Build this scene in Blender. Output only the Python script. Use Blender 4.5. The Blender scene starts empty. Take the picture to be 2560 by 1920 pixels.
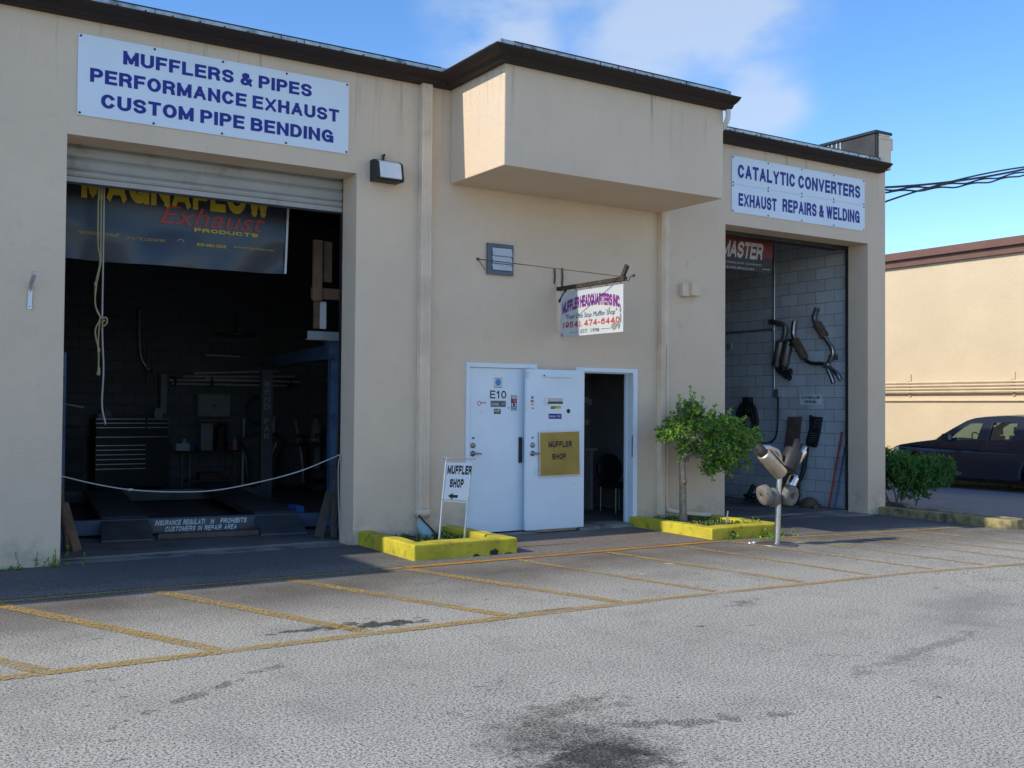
import bpy, bmesh, math, random
from mathutils import Vector, Matrix, noise as mnoise
random.seed(7)
R = math.radians
sc = bpy.context.scene
COL = sc.collection

# ------------------------------------------------------------------ camera
cam_d = bpy.data.cameras.new('camera'); cam = bpy.data.objects.new('camera', cam_d); COL.objects.link(cam)
YAW, PITCH, ROLL = 0.5685, 0.0224, 0.0075
_f = Vector((math.sin(YAW)*math.cos(PITCH), math.cos(YAW)*math.cos(PITCH), math.sin(PITCH)))
_r = Vector((math.cos(YAW), -math.sin(YAW), 0)); _u = _r.cross(_f)
_r2 = _r*math.cos(ROLL)+_u*math.sin(ROLL); _u2 = _u*math.cos(ROLL)-_r*math.sin(ROLL)
cam.matrix_world = Matrix(((_r2.x, _u2.x, -_f.x, 0), (_r2.y, _u2.y, -_f.y, -11.194), (_r2.z, _u2.z, -_f.z, 1.617), (0, 0, 0, 1)))
cam_d.sensor_width = 36; cam_d.lens = 36.81; cam_d.clip_start = 0.1; cam_d.clip_end = 2000
sc.camera = cam
# ------------------------------------------------------------------ light
SUN_EL, SUN_BACK = R(36), R(3.0)          # sun to the left (-X), a touch behind the facade
to_sun = Vector((-math.cos(SUN_EL)*math.cos(SUN_BACK), math.cos(SUN_EL)*math.sin(SUN_BACK), math.sin(SUN_EL)))
sl = bpy.data.lights.new('sun', 'SUN'); sl.energy = 2.3; sl.angle = R(0.5); sl.color = (1.0, 0.91, 0.74)
so = bpy.data.objects.new('sun', sl); COL.objects.link(so); so.rotation_euler = to_sun.to_track_quat('Z', 'Y').to_euler(); so.location = (-20, 0, 30)
w = bpy.data.worlds.new('World'); sc.world = w; w.use_nodes = True
nt = w.node_tree; nt.nodes.clear()
def wn(t, **k):
    n = nt.nodes.new(t)
    for a, b in k.items(): setattr(n, a, b)
    return n
wo = wn('ShaderNodeOutputWorld'); bg = wn('ShaderNodeBackground'); sky = wn('ShaderNodeTexSky')
sky.sky_type = 'NISHITA'; sky.sun_disc = False; sky.sun_elevation = SUN_EL; sky.sun_rotation = R(270)+SUN_BACK
sky.air_density = 1.0; sky.dust_density = 0.3; sky.ozone_density = 2.5; sky.altitude = 1500
bg.inputs['Strength'].default_value = 0.135
tc = wn('ShaderNodeTexCoord')
mp = wn('ShaderNodeMapping'); mp.inputs['Scale'].default_value = (1, 1, 2.0)
nt.links.new(tc.outputs['Generated'], mp.inputs['Vector'])
cn = wn('ShaderNodeTexNoise'); cn.inputs['Scale'].default_value = 5.5; cn.inputs['Detail'].default_value = 8; cn.inputs['Roughness'].default_value = 0.52
nt.links.new(mp.outputs['Vector'], cn.inputs['Vector'])
def dmask(az, el, ra):                     # a cloud's bearing in the sky (azimuth from +Y, elevation) and angular size
    v = Vector((math.cos(R(el))*math.sin(R(az)), math.cos(R(el))*math.cos(R(az)), math.sin(R(el))))
    d = wn('ShaderNodeVectorMath', operation='DISTANCE'); d.inputs[1].default_value = v
    nt.links.new(tc.outputs['Generated'], d.inputs[0])
    m = wn('ShaderNodeMapRange', interpolation_type='SMOOTHSTEP'); m.inputs['From Min'].default_value = math.radians(ra); m.inputs['From Max'].default_value = 0.0
    m.inputs['To Min'].default_value = 0; m.inputs['To Max'].default_value = 1
    nt.links.new(d.outputs['Value'], m.inputs['Value']); return m.outputs['Result']
def wmath(op, a, b):
    n = wn('ShaderNodeMath', operation=op)
    for i, x in enumerate((a, b)):
        if isinstance(x, (int, float)): n.inputs[i].default_value = x
        else: nt.links.new(x, n.inputs[i])
    return n.outputs[0]
CLOUDS = [(40.0, 20, 6.5), (44.5, 20.5, 7.0), (31.5, 20.5, 6.0), (37.5, 24, 7.5), (46, 16.5, 4.5), (-40, 30, 22), (-95, 25, 20), (150, 28, 25), (-160, 35, 25)]
acc = None
for c in CLOUDS:
    m = dmask(*c); acc = m if acc is None else wmath('MAXIMUM', acc, m)
dens = wmath('MULTIPLY', acc, wmath('ADD', wmath('MULTIPLY', cn.outputs['Fac'], 3.2), -0.85))
cr = wn('ShaderNodeMapRange', interpolation_type='SMOOTHSTEP'); cr.inputs['From Min'].default_value = 0.02; cr.inputs['From Max'].default_value = 0.62; cr.inputs['To Max'].default_value = 0.68
nt.links.new(dens, cr.inputs['Value'])
hs = wn('ShaderNodeHueSaturation'); hs.inputs['Hue'].default_value = 0.503; hs.inputs['Saturation'].default_value = 1.2; hs.inputs['Value'].default_value = 1.0
nt.links.new(sky.outputs['Color'], hs.inputs['Color'])
mx = wn('ShaderNodeMix', data_type='RGBA'); nt.links.new(cr.outputs['Result'], mx.inputs['Factor'])
nt.links.new(hs.outputs['Color'], mx.inputs['A']); mx.inputs['B'].default_value = (2.6, 3.0, 3.6, 1)
nt.links.new(mx.outputs['Result'], bg.inputs['Color']); nt.links.new(bg.outputs[0], wo.inputs[0])
vs = sc.view_settings; vs.view_transform = 'Standard'; vs.look = 'None'; vs.exposure = 0.88; vs.gamma = 1; vs.use_curve_mapping = False

# ------------------------------------------------------------------ materials
class NT:
    def __init__(s, name):
        s.m = bpy.data.materials.new(name); s.m.use_nodes = True; s.t = s.m.node_tree
        s.b = s.t.nodes['Principled BSDF']; s.out = s.t.nodes['Material Output']
    def n(s, t, **k):
        x = s.t.nodes.new(t)
        for a, b in k.items(): setattr(x, a, b)
        return x
    def l(s, a, b): s.t.links.new(a, b)
    def pos(s):
        if not hasattr(s, '_p'): s._p = s.n('ShaderNodeNewGeometry').outputs['Position']
        return s._p
    def noise(s, scale, detail=3, rough=.5, stretch=None, offset=0):
        x = s.n('ShaderNodeTexNoise'); x.inputs['Scale'].default_value = scale; x.inputs['Detail'].default_value = detail; x.inputs['Roughness'].default_value = rough
        mpn = s.n('ShaderNodeMapping'); mpn.inputs['Scale'].default_value = stretch or (1, 1, 1); mpn.inputs['Location'].default_value = (offset, offset*.7, offset*.3)
        s.l(s.pos(), mpn.inputs['Vector']); s.l(mpn.outputs[0], x.inputs['Vector'])
        return x.outputs['Fac']
    def mr(s, v, a, b, c=0, d=1, smooth=False):
        x = s.n('ShaderNodeMapRange'); x.interpolation_type = 'SMOOTHSTEP' if smooth else 'LINEAR'
        for k, q in zip(('From Min', 'From Max', 'To Min', 'To Max'), (a, b, c, d)): x.inputs[k].default_value = q
        s.l(v, x.inputs['Value']); return x.outputs['Result']
    def math(s, op, a, b=0.0):
        x = s.n('ShaderNodeMath', operation=op)
        for i, q in enumerate((a, b)):
            if isinstance(q, (int, float)): x.inputs[i].default_value = q
            else: s.l(q, x.inputs[i])
        return x.outputs[0]
    def mix(s, f, a, b, mode='MIX'):
        x = s.n('ShaderNodeMix', data_type='RGBA', blend_type=mode)
        for k, q in (('Factor', f), ('A', a), ('B', b)):
            i = [z for z in x.inputs if z.name == k and (z.type == 'RGBA' or k == 'Factor') and z.enabled][0]
            if isinstance(q, (int, float)): i.default_value = q
            elif isinstance(q, tuple): i.default_value = (*q[:3], 1)
            else: s.l(q, i)
        return [z for z in x.outputs if z.enabled][0]
    def bump(s, h, strength=.3, dist=.01):
        x = s.n('ShaderNodeBump'); x.inputs['Strength'].default_value = strength; x.inputs['Distance'].default_value = dist
        s.l(h, x.inputs['Height']); s.l(x.outputs[0], s.b.inputs['Normal'])
    def col(s, c):
        i = s.b.inputs['Base Color']
        if isinstance(c, tuple): i.default_value = (*c[:3], 1)
        else: s.l(c, i)
def mat(name, col, rough=.6, metal=0.0, var=.12, vs=3.0, bump=0.0, bs=60.0, dirt=None, coat=0.0):
    k = NT(name); k.b.inputs['Roughness'].default_value = rough; k.b.inputs['Metallic'].default_value = metal
    if coat: k.b.inputs['Coat Weight'].default_value = coat
    c = tuple(col)
    if var:
        nz = k.noise(vs, 5, .6)
        c = k.mix(k.mr(nz, .3, .7), tuple(x*(1-var) for x in col), tuple(min(1, x*(1+var)) for x in col))
    if dirt:                                # (colour, scale, lo, hi, amount)
        f = k.mr(k.noise(dirt[1], 6, .65, offset=3.1), dirt[2], dirt[3], 0, dirt[4])
        c = k.mix(f, c, tuple(dirt[0]))
    k.col(c)
    if bump: k.bump(k.noise(bs, 3), bump, .01)
    return k.m
def seg(k, pos, cx, cy, rx, ry, ang=0, rag=.5, ns=6.0, lo=.2, hi=1.0, off=0.0):   # a spill of irregular outline on the ground
    v = k.n('ShaderNodeMapping', vector_type='TEXTURE'); v.inputs['Location'].default_value = (cx, cy, 0); v.inputs['Rotation'].default_value = (0, 0, ang); v.inputs['Scale'].default_value = (rx, ry, 1000)
    k.l(pos, v.inputs['Vector'])
    ln = k.n('ShaderNodeVectorMath', operation='LENGTH'); k.l(v.outputs[0], ln.inputs[0])
    d = k.math('ADD', ln.outputs['Value'], k.math('MULTIPLY', k.math('SUBTRACT', k.noise(ns, 5, .65, offset=off), .5), rag*4))
    return k.mr(d, lo, hi, 1, 0, True)
def asphalt(name, light, dark, stains=True, apron=False):
    k = NT(name); p = k.pos()
    g = k.noise(62, 2, .6); g2 = k.noise(140, 1, .5, offset=5)
    vo = k.n('ShaderNodeTexVoronoi', feature='DISTANCE_TO_EDGE'); vo.inputs['Scale'].default_value = 70; k.l(p, vo.inputs['Vector'])
    gr = k.math('ADD', k.math('MULTIPLY', g, .6), k.math('MULTIPLY', g2, .4))
    c = k.mix(k.mr(gr, .41, .53), tuple(d for d in dark), tuple(l for l in light))
    c = k.mix(k.mr(vo.outputs['Distance'], 0.0, .10, .25, 0), c, tuple(d*.6 for d in dark))
    c = k.mix(k.mr(k.noise(.45, 5, .6), .3, .7, 0, .30), c, (.17, .165, .155))
    c = k.mix(k.mr(k.noise(2.3, 4, .6, offset=9), .50, .8, 0, .35), c, (.12, .115, .11))
    ck = k.math('MULTIPLY', k.mr(k.math('ABSOLUTE', k.math('SUBTRACT', k.noise(.8, 7, .62, offset=41), .5)), .0, .0035, .75, 0), k.mr(k.noise(.6, 3, .5, offset=51), .5, .6)); c = k.mix(ck, c, (.04, .038, .035))
    sp = k.mr(k.noise(6, 3, .5, stretch=(1, 2.2, 1), offset=21), .69, .75, 0, .75); c = k.mix(sp, c, (.05, .048, .045))
    sep = k.n('ShaderNodeSeparateXYZ'); k.l(p, sep.inputs[0])
    if apron:                                 # feathered edge of the dark strip and its painted shade, brown dirt at the office doors
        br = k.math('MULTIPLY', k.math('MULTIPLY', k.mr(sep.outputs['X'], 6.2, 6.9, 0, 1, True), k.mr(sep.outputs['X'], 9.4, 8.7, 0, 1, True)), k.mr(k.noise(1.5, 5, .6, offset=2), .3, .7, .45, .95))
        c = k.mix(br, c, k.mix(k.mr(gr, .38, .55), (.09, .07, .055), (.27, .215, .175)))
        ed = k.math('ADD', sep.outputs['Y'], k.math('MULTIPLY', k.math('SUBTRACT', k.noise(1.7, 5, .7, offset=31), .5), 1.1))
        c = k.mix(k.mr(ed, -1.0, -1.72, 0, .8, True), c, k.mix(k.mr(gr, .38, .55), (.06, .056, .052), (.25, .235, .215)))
    if stains:
        band = k.math('MULTIPLY', k.mr(sep.outputs['Y'], -4.1, -2.3, 0, 1, True), k.mr(k.noise(.9, 5, .6, offset=4), .28, .62, .45, 1.0))
        c = k.mix(band, c, k.mix(k.mr(gr, .38, .55), (.035, .032, .028), (.20, .178, .15)))
        for a, colr, amt in [((3.42, -4.10, .52, .17, .0, .75, 7, .45, .75, 1), (.012, .012, .013), .95), ((2.92, -4.0, .55, .10, .05, .9, 9, .4, .7, 2), (.02, .02, .02), .85),
                             ((3.05, -7.0, .55, .62, .15, .7, 5, .1, 1.05, 3), (.030, .027, .024), .80), ((2.95, -7.25, .42, .34, .1, .8, 7, .15, 1.0, 23), (.02, .018, .016), .88), ((3.35, -6.6, .50, .20, .1, .8, 8, .3, .9, 4), (.05, .045, .03), .7),
                             ((2.95, -7.5, .55, .4, .1, .8, 6, .2, .95, 8), (.03, .028, .025), .8), ((3.75, -7.1, .7, .10, -.3, 1.1, 9, .3, .7, 9), (.03, .03, .03), .7),
                             ((4.75, -4.28, .45, .05, .0, .8, 12, .4, .7, 5), (.02, .02, .018), .9), ((6.35, -4.85, .34, .12, .2, 1.0, 12, .3, .7, 6), (.05, .05, .05), .7),
                             ((1.75, -5.25, .85, .06, .62, 1.2, 8, .3, .7, 7), (.05, .05, .05), .75), ((2.28, -4.92, .16, .08, .6, .4, 9, .1, .9, 17), (.04, .04, .04), .8),
                             ((7.9, -5.9, 1.3, .4, .3, .5, 2, .0, 1.2, 11), (.12, .12, .13), .55), ((6.2, -6.7, 1.3, .10, .2, 1.1, 7, .3, .8, 12), (.09, .09, .09), .6),
                             ((7.31, -2.83, .12, .05, 0, .35, 11, .2, .7, 13), (.62, .62, .6), .9), ((6.62, -3.22, .10, .04, 0, .35, 11, .2, .7, 14), (.6, .6, .58), .9),
                             ((7.2, -2.1, 1.3, .5, 0, .4, 2.5, .1, 1.2, 15), (.085, .06, .045), .65), ((10.6, -2.0, 1.6, .22, 0, .4, 3, .1, 1.1, 16), (.10, .07, .045), .6),
                             ((12.6, -1.9, 1.4, .25, 0, .4, 3, .1, 1.1, 18), (.12, .07, .04), .5), ((3.6, -2.3, 2.6, .5, 0, .35, 2, .1, 1.2, 19), (.06, .055, .05), .55)]:
            f = seg(k, p, *a[:9], off=a[9]); f = k.math('MULTIPLY', f, k.mr(gr, .56, .42, .8 if amt > .84 else .5, 1)); c = k.mix(k.math('MULTIPLY', f, amt), c, colr)
    k.col(c); k.b.inputs['Roughness'].default_value = .9; k.b.inputs['Specular IOR Level'].default_value = .25
    k.bump(gr, .38, .012); return k.m
def stucco(name, col, grime=True):
    k = NT(name); k.b.inputs['Roughness'].default_value = .85; k.b.inputs['Specular IOR Level'].default_value = .2
    sep = k.n('ShaderNodeSeparateXYZ'); k.l(k.pos(), sep.inputs[0]); z = sep.outputs['Z']
    c = k.mix(k.mr(k.noise(.7, 5, .6), .3, .7), tuple(x*.94 for x in col), tuple(x*1.05 for x in col))
    c = k.mix(k.mr(k.noise(9, 4, .6, offset=2), .55, .8, 0, .14), c, tuple(x*.6 for x in col))
    if grime:
        st = k.math('MULTIPLY', k.mr(k.noise(1.0, 4, .7, stretch=(9, 9, .35), offset=6), .58, .74, 0, .55), k.mr(z, 4.55, 5.5, 0, 1, True))
        c = k.mix(st, c, (.10, .095, .08))
        sp = k.math('MULTIPLY', k.mr(k.noise(4.0, 6, .7, offset=8), .45, .72, 0, .6), k.mr(z, .6, -.05, 0, 1, True))
        c = k.mix(sp, c, (.17, .145, .12))
        sc_ = k.mr(k.noise(2.2, 6, .75, stretch=(1, 1, .6), offset=12), .64, .78, 0, .32); c = k.mix(sc_, c, (.16, .13, .10))
    k.col(c)
    h = k.math('ADD', k.noise(70, 3, .6), k.math('MULTIPLY', k.noise(14, 3, .5), .9)); k.bump(h, .55, .012)
    return k.m
def blockwall(name, col, joint, axis, rough=.8, var=.1):   # painted concrete block, axis = horizontal axis index of the wall
    k = NT(name); k.b.inputs['Roughness'].default_value = rough
    sep = k.n('ShaderNodeSeparateXYZ'); k.l(k.pos(), sep.inputs[0]); cmb = k.n('ShaderNodeCombineXYZ')
    k.l(sep.outputs[axis], cmb.inputs[0]); k.l(sep.outputs[2], cmb.inputs[1])
    b = k.n('ShaderNodeTexBrick'); b.inputs['Scale'].default_value = 1.0; b.inputs['Brick Width'].default_value = .405; b.inputs['Row Height'].default_value = .203
    b.inputs['Mortar Size'].default_value = .006; b.inputs['Mortar Smooth'].default_value = .3; b.inputs['Bias'].default_value = 0
    k.l(cmb.outputs[0], b.inputs['Vector'])
    b.inputs['Color1'].default_value = (*[x*(1-var) for x in col], 1); b.inputs['Color2'].default_value = (*[x*(1+var) for x in col], 1); b.inputs['Mortar'].default_value = (*joint, 1)
    c = k.mix(k.mr(k.noise(1.3, 5, .65), .45, .75, 0, .45), b.outputs['Color'], tuple(x*.45 for x in col)); k.col(c)
    k.bump(k.math('ADD', k.math('MULTIPLY', b.outputs['Fac'], -1.0), k.math('MULTIPLY', k.noise(50, 3), .3)), .5, .012)
    return k.m
def worn_paint(name, col, lo=.40, hi=.58, under=None):
    k = NT(name); k.b.inputs['Roughness'].default_value = .8
    c = k.mix(k.mr(k.noise(3, 5, .6), .3, .7), tuple(x*.75 for x in col), col); k.col(c)
    a = k.math('MULTIPLY', k.mr(k.noise(48, 3, .6, offset=1), lo-.06, hi), k.mr(k.noise(1.6, 4, .6, offset=7), .25, .55, .45, 1.25)); a = k.math('MINIMUM', a, 1.0)
    tr = k.n('ShaderNodeBsdfTransparent'); ms = k.n('ShaderNodeMixShader'); k.l(a, ms.inputs[0]); k.l(tr.outputs[0], ms.inputs[1]); k.l(k.b.outputs[0], ms.inputs[2]); k.l(ms.outputs[0], k.out.inputs[0])
    return k.m
def glass(name, tint=(.8, .9, .75), gloss=.10):
    k = NT(name); tr = k.n('ShaderNodeBsdfTransparent'); tr.inputs[0].default_value = (*tint, 1)
    gl = k.n('ShaderNodeBsdfGlossy'); gl.inputs['Roughness'].default_value = .03
    ms = k.n('ShaderNodeMixShader'); ms.inputs[0].default_value = gloss; k.l(tr.outputs[0], ms.inputs[1]); k.l(gl.outputs[0], ms.inputs[2]); k.l(ms.outputs[0], k.out.inputs[0]); return k.m
def leafmat(name, col):
    k = NT(name); c = k.mix(k.mr(k.noise(14, 3), .3, .7), tuple(x*.6 for x in col), tuple(x*1.3 for x in col)); k.col(c)
    k.b.inputs['Roughness'].default_value = .45
    tl = k.n('ShaderNodeBsdfTranslucent'); k.l(c, tl.inputs[0]); ms = k.n('ShaderNodeMixShader'); ms.inputs[0].default_value = .4
    k.l(k.b.outputs[0], ms.inputs[1]); k.l(tl.outputs[0], ms.inputs[2]); k.l(ms.outputs[0], k.out.inputs[0]); return k.m

BEIGE = (.70, .562, .42)
m_wall = stucco('beige_stucco', BEIGE); m_trim = mat('beige_paint', (.71, .58, .44), .6, dirt=((.2, .17, .13), 5, .6, .8, .4))
m_nwall = stucco('cream_stucco', (.66, .53, .36), grime=False); m_ntrim = mat('cream_paint', (.64, .51, .34), .6)
m_brown = mat('dark_brown_metal', (.020, .010, .009), .7, 0, .25, 2, dirt=((.015, .012, .01), 3, .5, .8, .6)); m_nbrown = mat('brown_trim', (.16, .075, .055), .6)
m_flash = mat('pale_roof_flashing', (.42, .46, .48), .4, .5, .25, 6, dirt=((.04, .045, .04), 4, .5, .7, .85)); m_black = mat('black', (.012, .012, .013), .5)
m_roof = mat('roof_felt', (.045, .046, .05), .9, 0, .3, 3, dirt=((.35, .35, .34), 2.5, .62, .75, .35))
m_lot = asphalt('worn_asphalt', (.62, .585, .505), (.10, .096, .086)); m_apron = asphalt('dark_shaded_asphalt', (.15, .148, .15), (.04, .04, .043), stains=False, apron=True)
m_road = asphalt('side_asphalt', (.33, .33, .33), (.09, .09, .09), stains=False)
m_line = worn_paint('faded_yellow_line', (.52, .345, .105), .43, .62); m_orange = worn_paint('orange_edge_line', (.50, .24, .05), .32, .48)
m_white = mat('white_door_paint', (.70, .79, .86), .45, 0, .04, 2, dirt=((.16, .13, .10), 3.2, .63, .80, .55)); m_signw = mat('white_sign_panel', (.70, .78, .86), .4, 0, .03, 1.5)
m_blue = mat('navy_lettering', (.004, .014, .24), .5, 0, .05); m_red = mat('red_lettering', (.42, .03, .03), .5); m_yel = mat('yellow_lettering', (.62, .45, .03), .5)
m_kerb = mat('yellow_kerb_paint', (.50, .42, .03), .8, 0, .22, 4, .4, 45, dirt=((.06, .055, .025), 7, .54, .72, .8)); m_kerbold = mat('faded_kerb', (.30, .25, .12), .85, 0, .25, 4, .4, 40, dirt=((.05, .045, .035), 5, .48, .65, .8))
m_soil = mat('soil', (.035, .028, .02), .95, 0, .4, 8, .8, 30); m_conc = mat('concrete_sill', (.26, .24, .22), .85, 0, .2, 3, .3, 60, dirt=((.04, .037, .033), 2.5, .48, .66, .85)); m_floor = mat('oily_floor', (.15, .142, .138), .6, 0, .4, 1.5, .2, 30)
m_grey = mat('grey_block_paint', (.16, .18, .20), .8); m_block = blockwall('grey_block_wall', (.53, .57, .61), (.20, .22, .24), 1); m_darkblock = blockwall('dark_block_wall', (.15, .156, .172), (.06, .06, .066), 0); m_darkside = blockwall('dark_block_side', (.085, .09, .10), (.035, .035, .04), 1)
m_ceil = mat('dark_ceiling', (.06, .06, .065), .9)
m_steel = mat('brushed_steel', (.50, .49, .47), .32, 1, .12, 8); m_chrome = mat('polished_steel', (.72, .72, .72), .14, 1, .04, 8); m_rawsteel = mat('dull_steel', (.22, .215, .21), .5, .8, .3, 9, dirt=((.10, .06, .035), 8, .55, .75, .6))
m_iron = mat('blackened_iron', (.045, .036, .03), .8, .2, .4, 14, dirt=((.16, .10, .06), 12, .55, .7, .7)); m_roll = mat('dusty_rolled_strap', (.17, .155, .14), .8, .1, .25, 14, .3, 60); m_tan = mat('tan_steel', (.50, .44, .36), .38, .75, .15, 7, dirt=((.2, .12, .07), 9, .6, .75, .6)); m_beam = mat('dim_blue_beam', (.05, .085, .15), .55); m_tube = mat('bright_tube', (.62, .62, .62), .35)
m_dark = mat('dark_sooty_metal', (.035, .034, .036), .55, .4, .3, 8); m_rust = mat('rusty_iron', (.14, .09, .06), .85, .2, .35, 14, .3, 60); m_galv = mat('galvanised', (.55, .57, .60), .35, .8, .1, 10)
m_shut = mat('painted_shutter', (.38, .375, .35), .55, 0, .1, 2, dirt=((.12, .085, .05), 2.8, .55, .75, .6)); m_rubber = mat('black_rubber', (.018, .02, .02), .6)
m_gold = mat('gold_panel', (.36, .25, .055), .45, .25, .15, 4, dirt=((.10, .08, .03), 4, .58, .75, .6)); m_brass = mat('tarnished_metal', (.30, .29, .27), .35, .9, .15)
m_bark = mat('pale_bark', (.26, .21, .17), .9, 0, .3, 12, .6, 50, dirt=((.10, .08, .06), 9, .5, .7, .6))
m_leafA = leafmat('leaf_bright', (.36, .58, .06)); m_leafB = leafmat('leaf_mid', (.17, .37, .04)); m_leafC = leafmat('leaf_dark', (.07, .19, .03)); m_leafY = leafmat('leaf_yellow', (.38, .36, .05)); m_leafD = leafmat('leaf_deep', (.07, .19, .035))
m_lift = mat('blue_lift_paint', (.07, .125, .22), .5, 0, .2, 3, dirt=((.02, .02, .02), 3, .5, .7, .7)); m_ramp = mat('dark_lift_steel', (.095, .10, .11), .55, .3, .3, 3)
m_ropey = mat('yellow_rope', (.36, .33, .17), .8); m_ropew = mat('grey_rope', (.42, .41, .39), .8); m_wood = mat('rough_timber', (.20, .12, .075), .8, 0, .3, 5); m_wooddk = mat('dark_timber', (.11, .08, .065), .85, 0, .3, 5)
m_banner = mat('dark_blue_vinyl', (.030, .038, .055), .28, 0, .3, 1.2); m_pale = mat('pale_grey_paint', (.30, .31, .31), .6); m_lens = mat('lamp_lens', (.70, .74, .74), .15); m_room = mat('office_wall', (.24, .25, .27), .8); m_paper = mat('paper', (.6, .6, .6), .8)
m_navy = mat('navy_car_paint', (.004, .010, .028), .3, 0, .05, 3, coat=.35); m_glass = glass('car_glass', (.48, .60, .56), .14); m_seat = mat('grey_upholstery', (.06, .06, .065), .9); m_pvc = mat('white_plastic', (.62, .63, .62), .4); m_teal = mat('pale_blue_pipe', (.35, .52, .52), .6, dirt=((.5, .5, .48), 12, .5, .6, .9))
m_bluebox = mat('blue_carton', (.04, .10, .42), .6); m_redp = mat('red_paint', (.45, .03, .025), .5); m_bluep = mat('blue_paint', (.05, .12, .35), .5); m_lblue = mat('sky_blue_print', (.05, .25, .5), .5); m_ventf = mat('slate_vent_frame', (.10, .125, .15), .5, 0, .15, 6)
m_slat = mat('pale_vent_slat', (.50, .56, .62), .45, 0, .06); m_amber = mat('headlamp_lens', (.6, .5, .4), .15); m_pink = mat('pink_print', (.6, .12, .15), .5)

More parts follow.
